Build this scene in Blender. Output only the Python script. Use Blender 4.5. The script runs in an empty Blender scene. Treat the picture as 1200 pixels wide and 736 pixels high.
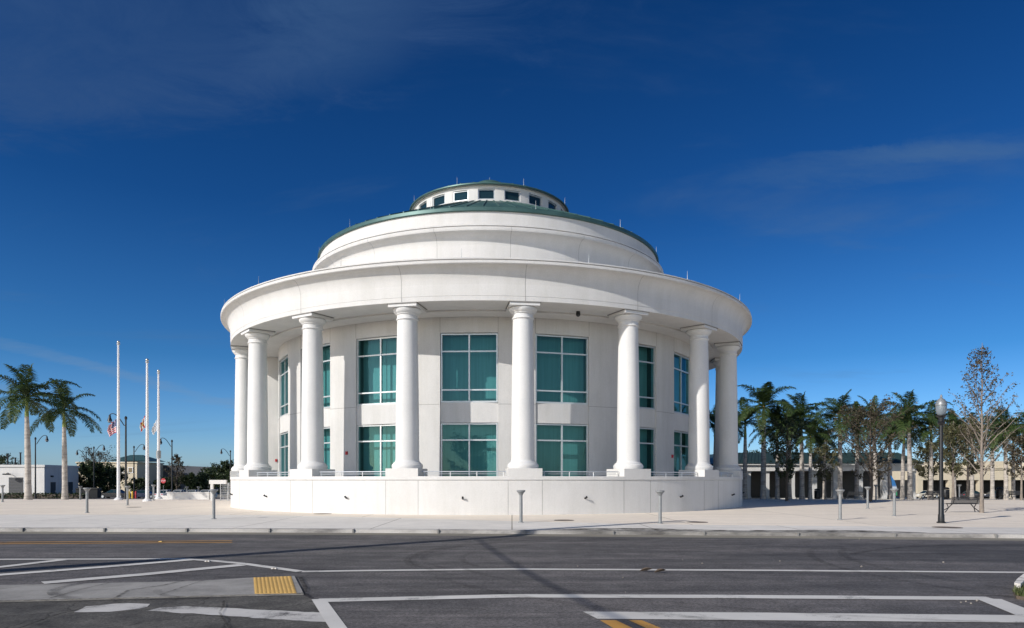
import bpy, math, random
from mathutils import Vector, Matrix
R_ = math.radians
sin, cos, pi = math.sin, math.cos, math.pi
scene = bpy.context.scene
COL = scene.collection

# ---------------------------------------------------------------- camera
FPX, EYE, HOR = 819.7, 1.6, 562.0
cam_d = bpy.data.cameras.new('camera')
cam_d.sensor_width = 36.0
cam_d.lens = 36.0 * FPX / 1200.0
cam_d.shift_y = (HOR - 368.0) / 1200.0
cam_d.clip_start, cam_d.clip_end = 0.1, 8000
cam = bpy.data.objects.new('camera', cam_d)
cam.location = (0, 0, EYE)
cam.rotation_euler = (R_(90), 0, 0)
COL.objects.link(cam)
scene.camera = cam

# ---------------------------------------------------------------- light
SUN_AZ, SUN_EL = 50.0, 30.0          # the sun stands behind the camera, to the left
S = Vector((-sin(R_(SUN_AZ)) * cos(R_(SUN_EL)), -cos(R_(SUN_AZ)) * cos(R_(SUN_EL)), sin(R_(SUN_EL))))
sun_d = bpy.data.lights.new('sun', 'SUN')
sun_d.energy = 3.7
sun_d.angle = R_(0.53)
sun_d.color = (1.0, 0.95, 0.88)
sun = bpy.data.objects.new('sun', sun_d)
sun.rotation_euler = (-S).to_track_quat('-Z', 'Y').to_euler()
sun.location = (-60, -60, 60)
COL.objects.link(sun)

SKY_FILL = (5.0, 4.55, 4.4)  # tint of the sky band added out of view to brighten the walls
world = bpy.data.worlds.new('World')
scene.world = world
world.use_nodes = True
wn, wl = world.node_tree.nodes, world.node_tree.links
wn.clear()
w_out = wn.new('ShaderNodeOutputWorld')
w_bg = wn.new('ShaderNodeBackground')
w_bg.inputs['Strength'].default_value = 0.066
sky = wn.new('ShaderNodeTexSky')
sky.sky_type = 'NISHITA'
sky.sun_disc = False
sky.sun_elevation = R_(SUN_EL)
sky.sun_rotation = R_(180 + SUN_AZ)
sky.altitude = 0
sky.air_density = 1.0
sky.dust_density = 0.6
sky.ozone_density = 2.0
tc = wn.new('ShaderNodeTexCoord')
sep = wn.new('ShaderNodeSeparateXYZ')
wl.new(tc.outputs['Generated'], sep.inputs[0])


def wmath(op, a, b=None, c=None):
    n = wn.new('ShaderNodeMath')
    n.operation = op
    for i, v in enumerate((a, b, c)):
        if v is None:
            continue
        if isinstance(v, (int, float)):
            n.inputs[i].default_value = v
        else:
            wl.new(v, n.inputs[i])
    return n.outputs[0]


def wramp(fac, stops):
    n = wn.new('ShaderNodeValToRGB')
    el = n.color_ramp.elements
    while len(el) < len(stops):
        el.new(0.5)
    for e, (p, c) in zip(el, stops):
        e.position = p
        e.color = (*c, 1)
    wl.new(fac, n.inputs[0])
    return n.outputs[0]


def wmix(kind, fac, a, b):
    n = wn.new('ShaderNodeMix')
    n.data_type = 'RGBA'
    n.blend_type = kind
    for k, v in ((0, fac), (6, a), (7, b)):
        if isinstance(v, (int, float)):
            n.inputs[k].default_value = v
        elif isinstance(v, tuple):
            n.inputs[k].default_value = (*v, 1)
        else:
            wl.new(v, n.inputs[k])
    return n.outputs[2]


# polarised clear sky: deepest away from the sun, with a bright fill band added behind the camera
dotn = wn.new('ShaderNodeVectorMath')
dotn.operation = 'DOT_PRODUCT'
wl.new(tc.outputs['Generated'], dotn.inputs[0])
dotn.inputs[1].default_value = S
elev = wramp(sep.outputs['Z'], [(0.0, (0.95, 1.35, 2.1)), (0.06, (0.55, 1.0, 1.7)), (0.16, (0.22, 0.66, 1.2)), (0.35, (0.085, 0.41, 0.88)), (0.62, (0.035, 0.285, 0.66)), (1.0, (0.05, 0.25, 0.6))])
mr = wn.new('ShaderNodeMapRange')          # added fill light: bright band low in the sky behind the camera
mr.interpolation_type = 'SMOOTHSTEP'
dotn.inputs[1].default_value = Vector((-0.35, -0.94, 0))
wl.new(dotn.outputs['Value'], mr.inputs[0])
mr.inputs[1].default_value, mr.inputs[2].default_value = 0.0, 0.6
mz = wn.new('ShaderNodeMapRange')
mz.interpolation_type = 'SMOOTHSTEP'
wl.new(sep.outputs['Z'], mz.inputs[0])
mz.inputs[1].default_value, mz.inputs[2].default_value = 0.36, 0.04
polar = wmix('MIX', wmath('MULTIPLY', mr.outputs[0], mz.outputs[0]), elev, SKY_FILL)
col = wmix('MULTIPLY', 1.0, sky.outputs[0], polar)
# thin high cloud on a flat layer far overhead
den = wmath('ADD', sep.outputs['Z'], 0.12)
px_ = wmath('DIVIDE', sep.outputs['X'], den)
py_ = wmath('DIVIDE', sep.outputs['Y'], den)
cmb = wn.new('ShaderNodeCombineXYZ')
wl.new(px_, cmb.inputs[0])
wl.new(py_, cmb.inputs[1])


def wnoise(vec, scale, detail, rough, stretch=(1, 1, 1), rot=0.0, off=(0, 0, 0)):
    mp = wn.new('ShaderNodeMapping')
    mp.inputs['Scale'].default_value = stretch
    mp.inputs['Rotation'].default_value = (0, 0, rot)
    mp.inputs['Location'].default_value = off
    wl.new(vec, mp.inputs['Vector'])
    n = wn.new('ShaderNodeTexNoise')
    n.inputs['Scale'].default_value = scale
    n.inputs['Detail'].default_value = detail
    n.inputs['Roughness'].default_value = rough
    n.inputs['Distortion'].default_value = 0.6
    wl.new(mp.outputs[0], n.inputs['Vector'])
    return n.outputs[0]


# a broad veil in the upper left of the sky, ragged edge
vx = wmath('SUBTRACT', px_, -0.95)
vy = wmath('SUBTRACT', py_, 1.15)
vr = wmath('SQRT', wmath('ADD', wmath('MULTIPLY', wmath('MULTIPLY', vx, vx), 0.75), wmath('MULTIPLY', wmath('MULTIPLY', vy, vy), 4.5)))
n1 = wnoise(cmb.outputs[0], 3.2, 12, 0.72, (1.0, 1.7, 1), 0.35)
veil = wmath('SUBTRACT', wmath('ADD', n1, 0.62), vr)
mv = wn.new('ShaderNodeMapRange')
mv.interpolation_type = 'SMOOTHSTEP'
wl.new(veil, mv.inputs[0])
mv.inputs[1].default_value, mv.inputs[2].default_value = 0.12, 0.62
n2 = wnoise(cmb.outputs[0], 0.9, 8, 0.60, (0.8, 1.7, 1), 0.45, (2.3, 0.4, 0))
mw = wn.new('ShaderNodeMapRange')
mw.interpolation_type = 'SMOOTHSTEP'
wl.new(n2, mw.inputs[0])
mw.inputs[1].default_value, mw.inputs[2].default_value = 0.54, 0.82
vamt = wmath('MULTIPLY', mv.outputs[0], wmath('MULTIPLY', n1, 0.85))
wamt = wmath('MULTIPLY', mw.outputs[0], 0.34)
col = wmix('MIX', vamt, col, (0.52, 1.2, 2.9))
col = wmix('MIX', wamt, col, (1.3, 2.2, 3.6))


def wisp(base, cx, cy, ang, half, thick, amt, colr):
    """one streak of cirrus on the high layer"""
    du, dv = wmath('SUBTRACT', px_, cx), wmath('SUBTRACT', py_, cy)
    ca, sa = math.cos(ang), math.sin(ang)
    u = wmath('ADD', wmath('MULTIPLY', du, ca), wmath('MULTIPLY', dv, sa))
    v = wmath('SUBTRACT', wmath('MULTIPLY', dv, ca), wmath('MULTIPLY', du, sa))
    v = wmath('ADD', v, wmath('MULTIPLY', wmath('SUBTRACT', n1, 0.5), thick * 2.6))
    q = wmath('SUBTRACT', 1.0, wmath('ADD', wmath('POWER', wmath('ABSOLUTE', wmath('DIVIDE', u, half)), 2.0), wmath('POWER', wmath('ABSOLUTE', wmath('DIVIDE', v, thick)), 2.0)))
    q = wmath('MULTIPLY', wmath('MAXIMUM', q, 0.0), wmath('MULTIPLY', n3, amt))
    return wmix('MIX', q, base, colr)


n3 = wnoise(cmb.outputs[0], 7.0, 12, 0.75, (0.6, 2.0, 1), 0.3)
col = wisp(col, 0.86, 1.68, -0.35, 0.38, 0.10, 0.34, (1.2, 2.3, 3.9))
col = wisp(col, 0.98, 1.62, -0.15, 0.30, 0.05, 0.4, (1.2, 2.3, 3.9))
col = wisp(col, -0.30, 1.20, -0.9, 0.30, 0.16, 0.5, (0.7, 1.6, 3.4))
col = wisp(col, -1.95, 3.4, 1.27, 0.9, 0.10, 0.45, (2.6, 3.7, 5.2))
col = wisp(col, -1.45, 4.3, 0.5, 0.6, 0.16, 0.6, (2.6, 3.7, 5.2))
col = wisp(col, -2.9, 3.4, 0.6, 0.8, 0.16, 0.5, (2.6, 3.7, 5.2))
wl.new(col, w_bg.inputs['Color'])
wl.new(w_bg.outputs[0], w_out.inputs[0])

vs = scene.view_settings
vs.view_transform = 'Standard'
vs.look = 'None'
vs.exposure = 0.28
vs.gamma = 1.0
vs.use_curve_mapping = False
scene.render.engine = 'CYCLES'
scene.cycles.max_bounces = 8
scene.cycles.transparent_max_bounces = 12
scene.render.resolution_x, scene.render.resolution_y = 1024, 628


# ---------------------------------------------------------------- materials
class NT:
    def __init__(s, name):
        s.m = bpy.data.materials.new(name)
        s.m.use_nodes = True
        s.n, s.l = s.m.node_tree.nodes, s.m.node_tree.links
        s.b = s.n['Principled BSDF']
        s.out = s.n['Material Output']
        s.tc = s.n.new('ShaderNodeTexCoord')

    def map(s, scale=(1, 1, 1), coord='Object'):
        mp = s.n.new('ShaderNodeMapping')
        mp.inputs['Scale'].default_value = scale
        s.l.new(s.tc.outputs[coord], mp.inputs['Vector'])
        return mp.outputs[0]

    def noise(s, scale, detail=5, rough=0.6, stretch=(1, 1, 1), dist=0.0):
        n = s.n.new('ShaderNodeTexNoise')
        n.inputs['Scale'].default_value = scale
        n.inputs['Detail'].default_value = detail
        n.inputs['Roughness'].default_value = rough
        n.inputs['Distortion'].default_value = dist
        s.l.new(s.map(stretch), n.inputs['Vector'])
        return n.outputs[0]

    def ramp(s, fac, stops):
        n = s.n.new('ShaderNodeValToRGB')
        el = n.color_ramp.elements
        while len(el) < len(stops):
            el.new(0.5)
        for e, (p, c) in zip(el, stops):
            e.position = p
            e.color = (*c, 1) if len(c) == 3 else c
        s.l.new(fac, n.inputs[0])
        return n.outputs[0]

    def mix(s, kind, fac, a, b):
        n = s.n.new('ShaderNodeMix')
        n.data_type = 'RGBA'
        n.blend_type = kind
        for k, v in ((0, fac), (6, a), (7, b)):
            if isinstance(v, (int, float)):
                n.inputs[k].default_value = v
            elif isinstance(v, tuple):
                n.inputs[k].default_value = (*v, 1)
            else:
                s.l.new(v, n.inputs[k])
        return n.outputs[2]

    def math(s, op, a, b=0.0):
        n = s.n.new('ShaderNodeMath')
        n.operation = op
        for i, v in enumerate((a, b)):
            if isinstance(v, (int, float)):
                n.inputs[i].default_value = v
            else:
                s.l.new(v, n.inputs[i])
        return n.outputs[0]

    def bump(s, h, strength=0.2, dist=0.02):
        n = s.n.new('ShaderNodeBump')
        n.inputs['Strength'].default_value = strength
        n.inputs['Distance'].default_value = dist
        s.l.new(h, n.inputs['Height'])
        s.l.new(n.outputs[0], s.b.inputs['Normal'])

    def set(s, color=None, rough=0.6, metal=0.0, spec=None):
        if color is not None:
            if isinstance(color, tuple):
                s.b.inputs['Base Color'].default_value = (*color, 1)
            else:
                s.l.new(color, s.b.inputs['Base Color'])
        if isinstance(rough, (int, float)):
            s.b.inputs['Roughness'].default_value = rough
        else:
            s.l.new(rough, s.b.inputs['Roughness'])
        s.b.inputs['Metallic'].default_value = metal
        if spec is not None:
            s.b.inputs['Specular IOR Level'].default_value = spec
        return s.m


def sc(c, k):
    return tuple(min(1.0, x * k) for x in c)


def plain(name, c, rough=0.55, metal=0.0, var=0.12, scale=3.0, bump=0.05, stretch=(1, 1, 1)):
    t = NT(name)
    n = t.noise(scale, 6, 0.65, stretch)
    colr = t.ramp(n, [(0.3, sc(c, 1 - var)), (0.7, sc(c, 1 + var))])
    if bump:
        t.bump(t.noise(scale * 9, 4, 0.6), bump, 0.01)
    return t.set(colr, rough, metal)


def stucco(name, c, streak=0.08):
    t = NT(name)
    a = t.noise(0.55, 6, 0.6)
    b = t.noise(2.2, 5, 0.7, (1.0, 1.0, 0.12))
    f = t.noise(22, 4, 0.75)
    base = t.ramp(a, [(0.3, sc(c, 0.94)), (0.7, sc(c, 1.04))])
    st = t.ramp(b, [(0.35, (1 - streak, 1 - streak, 1 - streak * 1.2)), (0.6, (1, 1, 1))])
    gr = t.ramp(f, [(0.3, (0.91, 0.91, 0.91)), (0.66, (1.03, 1.03, 1.03))])
    colr = t.mix('MULTIPLY', 1.0, t.mix('MULTIPLY', 1.0, base, st), gr)
    t.bump(f, 0.18, 0.008)
    return t.set(colr, 0.75, spec=0.25)


M = {}
M['white'] = stucco('white_stucco', (0.635, 0.625, 0.61), 0.06)
M['wall'] = stucco('wall_stucco', (0.575, 0.568, 0.558), 0.08)
M['column'] = stucco('column_paint', (0.665, 0.66, 0.65), 0.03)
M['sealant'] = plain('joint_sealant', (0.22, 0.215, 0.205), 0.8)
M['frame'] = plain('pale_aluminium', (0.50, 0.53, 0.54), 0.4, 0.5, 0.05)
M['blind'] = plain('window_blind', (0.44, 0.46, 0.45), 0.9, 0, 0.12, 1.5, 0.0, (6, 6, 0.2))
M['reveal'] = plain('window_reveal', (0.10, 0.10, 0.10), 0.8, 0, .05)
M['dark'] = plain('dark_void', (0.012, 0.013, 0.015), 0.8)
M['black_metal'] = plain('black_metal', (0.018, 0.019, 0.021), 0.4, 0.3)
M['bench_metal'] = plain('bench_metal', (0.035, 0.036, 0.04), 0.5, 0.3)
M['grey_metal'] = plain('grey_metal', (0.26, 0.275, 0.285), 0.45, 0.4, 0.1)
M['bollard_metal'] = plain('bollard_metal', (0.24, 0.25, 0.255), 0.5, 0.2, 0.12, 6)
M['alum'] = plain('bright_aluminium', (0.62, 0.64, 0.66), 0.35, 0.6)
M['pole_white'] = plain('white_pole_paint', (0.66, 0.66, 0.67), 0.35, 0.0, 0.04)
M['red'] = plain('red_paint', (0.45, 0.02, 0.03), 0.5)
M['yellow'] = plain('yellow_paint', (0.75, 0.50, 0.04), 0.5)
M['white_plain'] = plain('white_paint', (0.78, 0.78, 0.78), 0.5)
M['cream'] = stucco('cream_stucco', (0.60, 0.52, 0.39), 0.08)
M['greywall'] = plain('dark_grey_wall', (0.065, 0.07, 0.085), 0.6, 0, 0.15, 0.5)
M['shutter'] = plain('grey_shutter', (0.05, 0.053, 0.06), 0.6, 0.0, 0.08, 2, 0.0, (0.2, 0.2, 12))
M['soil'] = plain('soil', (0.10, 0.075, 0.055), 0.95, 0, 0.3, 8, 0.4)


def green_roof():
    t = NT('green_metal_roof')
    n = t.noise(1.2, 6, 0.6)
    c = t.ramp(n, [(0.3, (0.045, 0.098, 0.092)), (0.7, (0.068, 0.138, 0.128))])
    return t.set(c, 0.42, 0.3)


M['roof'] = green_roof()


def teal_glass():
    t = NT('teal_glass')
    n, l = t.n, t.l
    tr = n.new('ShaderNodeBsdfTransparent')
    tr.inputs[0].default_value = (0.33, 0.62, 0.635, 1)
    gl = n.new('ShaderNodeBsdfGlossy')
    gl.inputs['Roughness'].default_value = 0.015
    gl.inputs['Color'].default_value = (0.26, 0.55, 0.60, 1)
    fr = n.new('ShaderNodeFresnel')
    ge = n.new('ShaderNodeNewGeometry')     # same reflectance from both faces of the thin pane
    io = n.new('ShaderNodeMix')
    io.inputs[2].default_value = 1.52
    io.inputs[3].default_value = 1 / 1.52
    l.new(ge.outputs['Backfacing'], io.inputs[0])
    l.new(io.outputs[0], fr.inputs['IOR'])
    bp = n.new('ShaderNodeBump')
    bp.inputs['Strength'].default_value = 0.03
    bp.inputs['Distance'].default_value = 0.02
    l.new(t.noise(0.8, 2, 0.5), bp.inputs['Height'])
    l.new(bp.outputs[0], gl.inputs['Normal'])
    mx = n.new('ShaderNodeMixShader')
    l.new(fr.outputs[0], mx.inputs[0])
    l.new(tr.outputs[0], mx.inputs[1])
    l.new(gl.outputs[0], mx.inputs[2])
    l.new(mx.outputs[0], t.out.inputs[0])
    return t.m


M['glass'] = teal_glass()
t = NT('dark_glass')
M['dark_glass'] = t.set((0.012, 0.03, 0.035), 0.05, 0, 0.6)


def frosted():
    t = NT('frosted_globe')
    t.set((0.26, 0.30, 0.33), 0.3, 0.0)
    t.b.inputs['Transmission Weight'].default_value = 0.35
    return t.m


M['globe'] = frosted()


def asphalt():
    t = NT('asphalt')
    big = t.noise(0.10, 4, 0.55, (1, 1.0, 1))
    strk = t.noise(0.8, 6, 0.7, (0.13, 1.0, 1), 0.9)
    mid = t.noise(2.2, 7, 0.75)
    fine = t.noise(20, 6, 0.95)
    spk = t.noise(30, 2, 0.5)
    c = t.ramp(big, [(0.3, (0.078, 0.074, 0.074)), (0.7, (0.120, 0.113, 0.112))])
    c = t.mix('MULTIPLY', 1.0, c, t.ramp(strk, [(0.30, (0.55, 0.55, 0.57)), (0.50, (0.98, 0.98, 0.98)), (0.68, (1.65, 1.60, 1.55))]))
    c = t.mix('MULTIPLY', 1.0, c, t.ramp(mid, [(0.3, (0.68, 0.68, 0.68)), (0.7, (1.32, 1.32, 1.32))]))
    c = t.mix('MULTIPLY', 1.0, c, t.ramp(fine, [(0.38, (0.30, 0.30, 0.30)), (0.62, (1.75, 1.75, 1.75))]))
    c = t.mix('MIX', t.math('MULTIPLY', t.math('GREATER_THAN', spk, 0.70), 0.5), c, (0.20, 0.195, 0.185))
    t.bump(fine, 0.5, 0.01)
    return t.set(c, 0.85, spec=0.3)


M['asphalt'] = asphalt()


def old_asphalt():
    t = NT('old_asphalt')
    fine = t.noise(26, 5, 0.9)
    mid = t.noise(1.3, 7, 0.75)
    v = t.n.new('ShaderNodeTexVoronoi')
    v.feature = 'DISTANCE_TO_EDGE'
    v.inputs['Scale'].default_value = 0.62
    nz = t.n.new('ShaderNodeTexNoise')
    nz.inputs['Scale'].default_value = 2.5
    nz.inputs['Detail'].default_value = 6
    t.l.new(t.map(), nz.inputs['Vector'])
    va = t.n.new('ShaderNodeVectorMath')
    va.operation = 'MULTIPLY_ADD'
    t.l.new(nz.outputs['Color'], va.inputs[0])
    va.inputs[1].default_value = (0.5, 0.5, 0.0)
    t.l.new(t.map(), va.inputs[2])
    t.l.new(va.outputs[0], v.inputs['Vector'])
    c = t.ramp(mid, [(0.32, (0.048, 0.046, 0.045)), (0.52, (0.098, 0.093, 0.088)), (0.7, (0.15, 0.142, 0.132))])
    c = t.mix('MULTIPLY', 1.0, c, t.ramp(fine, [(0.32, (0.35, 0.35, 0.35)), (0.66, (1.7, 1.7, 1.65))]))
    c = t.mix('MULTIPLY', 1.0, c, t.ramp(v.outputs['Distance'], [(0.002, (0.45, 0.45, 0.45)), (0.010, (1, 1, 1))]))
    t.bump(fine, 0.7, 0.015)
    return t.set(c, 0.9, spec=0.2)


M['old_asphalt'] = old_asphalt()


def concrete(name, c, tile=None, dirt=0.15, off=0.0, fine_s=30):
    t = NT(name)
    a = t.noise(0.16, 5, 0.6)
    b = t.noise(1.4, 6, 0.7)
    f = t.noise(fine_s, 3, 0.7)
    colr = t.ramp(a, [(0.3, sc(c, 1 - dirt)), (0.7, sc(c, 1.04))])
    colr = t.mix('MULTIPLY', 1.0, colr, t.ramp(b, [(0.28, (1 - dirt, 1 - dirt, 1 - dirt)), (0.62, (1.03, 1.03, 1.03))]))
    colr = t.mix('MULTIPLY', 1.0, colr, t.ramp(f, [(0.3, (0.88, 0.88, 0.88)), (0.7, (1.06, 1.06, 1.06))]))
    if tile:
        br = t.n.new('ShaderNodeTexBrick')
        br.offset = off
        br.inputs['Scale'].default_value = 1.0
        br.inputs['Brick Width'].default_value = tile
        br.inputs['Row Height'].default_value = tile
        br.inputs['Mortar Size'].default_value = 0.022
        br.inputs['Color1'].default_value = (1, 1, 1, 1)
        br.inputs['Color2'].default_value = (0.93, 0.93, 0.93, 1)
        br.inputs['Mortar'].default_value = (0.42, 0.40, 0.38, 1)
        t.l.new(t.map(), br.inputs['Vector'])
        colr = t.mix('MULTIPLY', 1.0, colr, br.outputs[0])
    t.bump(f, 0.25, 0.01)
    return t.set(colr, 0.85, spec=0.25)


M['plaza'] = concrete('plaza_concrete', (0.86, 0.765, 0.645), 6.4, 0.08)
M['walk'] = concrete('sidewalk_concrete', (0.80, 0.76, 0.70), 4.6, 0.12)
M['median'] = concrete('median_concrete', (0.42, 0.405, 0.38), None, 0.38)


def kerb_mat():
    t = NT('kerb_concrete')
    b = t.noise(0.9, 6, 0.7, (0.35, 1, 1))
    c = t.ramp(b, [(0.34, (0.16, 0.153, 0.145)), (0.46, (0.32, 0.305, 0.285)), (0.62, (0.46, 0.44, 0.41))])
    sx = t.n.new('ShaderNodeSeparateXYZ')
    t.l.new(t.tc.outputs['Object'], sx.inputs[0])
    r1 = t.ramp(t.math('ADD', t.math('DIVIDE', sx.outputs[0], 20.0), t.math('MULTIPLY', b, .12)), [(0.09, (0, 0, 0)), (0.20, (1, 1, 1)), (0.50, (1, 1, 1)), (0.72, (0, 0, 0))])
    c = t.mix('MULTIPLY', r1, c, t.ramp(t.noise(2.0, 6, .7, (.4, 1, 1)), [(0.35, (0.22, 0.22, 0.22)), (0.62, (0.62, 0.62, 0.62))]))
    f = t.noise(40, 3, 0.7)
    c = t.mix('MULTIPLY', 1.0, c, t.ramp(f, [(0.3, (0.8, 0.8, 0.8)), (0.7, (1.08, 1.08, 1.08))]))
    t.bump(f, 0.3, 0.01)
    return t.set(c, 0.85)


M['kerb'] = kerb_mat()


def paint(name, c, wear=0.5, under=(0.06, 0.06, 0.06)):
    t = NT(name)
    a = t.noise(1.6, 7, 0.72)
    b = t.noise(55, 3, 0.7)
    w = t.math('ADD', t.math('MULTIPLY', a, 0.7), t.math('MULTIPLY', b, 0.3))
    f = t.ramp(w, [(wear - 0.10, (0, 0, 0)), (wear + 0.02, (1, 1, 1))])
    cc = t.ramp(t.noise(0.7, 5, 0.6), [(0.3, sc(c, 0.82)), (0.7, c)])
    colr = t.mix('MIX', f, under, cc)
    t.bump(b, 0.3, 0.006)
    return t.set(colr, 0.75)


M['paint_white'] = paint('road_paint_white', (0.66, 0.64, 0.60), 0.43)
M['paint_worn'] = paint('road_paint_worn', (0.58, 0.56, 0.53), 0.475, (0.075, 0.073, 0.07))
M['paint_yellow'] = paint('road_paint_yellow', (0.52, 0.27, 0.055), 0.44)
M['tactile'] = paint('tactile_yellow', (0.60, 0.375, 0.11), 0.41, (0.25, 0.19, 0.10))


def film(name, c, amt, scale=3.0):
    """thin deposit lying on the road: rubber, tar"""
    t = NT(name)
    d = t.n.new('ShaderNodeBsdfDiffuse')
    d.inputs[0].default_value = (*c, 1)
    tr = t.n.new('ShaderNodeBsdfTransparent')
    mx = t.n.new('ShaderNodeMixShader')
    f = t.ramp(t.noise(scale, 6, 0.75), [(0.35, (0, 0, 0)), (0.65, (amt, amt, amt))])
    t.l.new(f, mx.inputs[0])
    t.l.new(tr.outputs[0], mx.inputs[1])
    t.l.new(d.outputs[0], mx.inputs[2])
    t.l.new(mx.outputs[0], t.out.inputs[0])
    return t.m


M['rubber_film'] = film('rubber_film', (0.018, 0.018, 0.018), 0.22)
M['tar'] = film('tar_film', (0.014, 0.014, 0.015), 0.7, 8)


def leaf(name, c1, c2, c3, rough=0.5, sheen=0.35):
    t = NT(name)
    g = t.n.new('ShaderNodeNewGeometry')
    c = t.ramp(g.outputs['Random Per Island'], [(0.0, c1), (0.55, c2), (1.0, c3)])
    t.set(c, rough, spec=sheen)
    tl = t.n.new('ShaderNodeBsdfTranslucent')
    t.l.new(c, tl.inputs[0])
    mx = t.n.new('ShaderNodeMixShader')
    mx.inputs[0].default_value = 0.25
    t.l.new(t.b.outputs[0], mx.inputs[1])
    t.l.new(tl.outputs[0], mx.inputs[2])
    t.l.new(mx.outputs[0], t.out.inputs[0])
    return t.m


M['palm_leaf'] = leaf('palm_leaf', (0.022, 0.044, 0.013), (0.044, 0.078, 0.022), (0.095, 0.130, 0.042))
M['dead_leaf'] = leaf('dry_frond', (0.20, 0.13, 0.07), (0.28, 0.19, 0.10), (0.36, 0.26, 0.15))
M['leaf_dark'] = leaf('leaf_dark', (0.018, 0.032, 0.012), (0.032, 0.052, 0.018), (0.060, 0.080, 0.030))
M['leaf_olive'] = leaf('leaf_olive', (0.060, 0.062, 0.028), (0.095, 0.095, 0.045), (0.15, 0.14, 0.07))
M['leaf_brown'] = leaf('leaf_brown', (0.040, 0.038, 0.022), (0.065, 0.056, 0.034), (0.12, 0.095, 0.062))
M['grass'] = leaf('grass_blade', (0.045, 0.065, 0.018), (0.075, 0.095, 0.03), (0.13, 0.13, 0.05))


def bark(name, c, ring=0.0):
    t = NT(name)
    n = t.noise(5, 6, 0.7, (1, 1, 0.5))
    colr = t.ramp(n, [(0.3, sc(c, 0.72)), (0.7, sc(c, 1.15))])
    if ring:
        w = t.noise(6, 3, 0.6, (0.15, 0.15, 1.0))
        colr = t.mix('MULTIPLY', 1.0, colr, t.ramp(w, [(0.40, (1 - ring, 1 - ring, 1 - ring)), (0.52, (1, 1, 1))]))
    t.bump(n, 0.4, 0.02)
    return t.set(colr, 0.9, spec=0.2)


M['palm_trunk'] = bark('palm_trunk', (0.46, 0.42, 0.38), 0.32)
M['crownshaft'] = plain('palm_crownshaft', (0.20, 0.25, 0.06), 0.45, 0, 0.3, 2.0)
M['crownshaft_dry'] = plain('palm_crownshaft_dry', (0.50, 0.27, 0.08), 0.5, 0, 0.25, 2.0)
M['bark_grey'] = bark('bark_grey', (0.24, 0.205, 0.175))
M['bark_dark'] = bark('bark_dark', (0.11, 0.09, 0.075))
M['wood'] = bark('pole_wood', (0.16, 0.12, 0.09))


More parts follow.
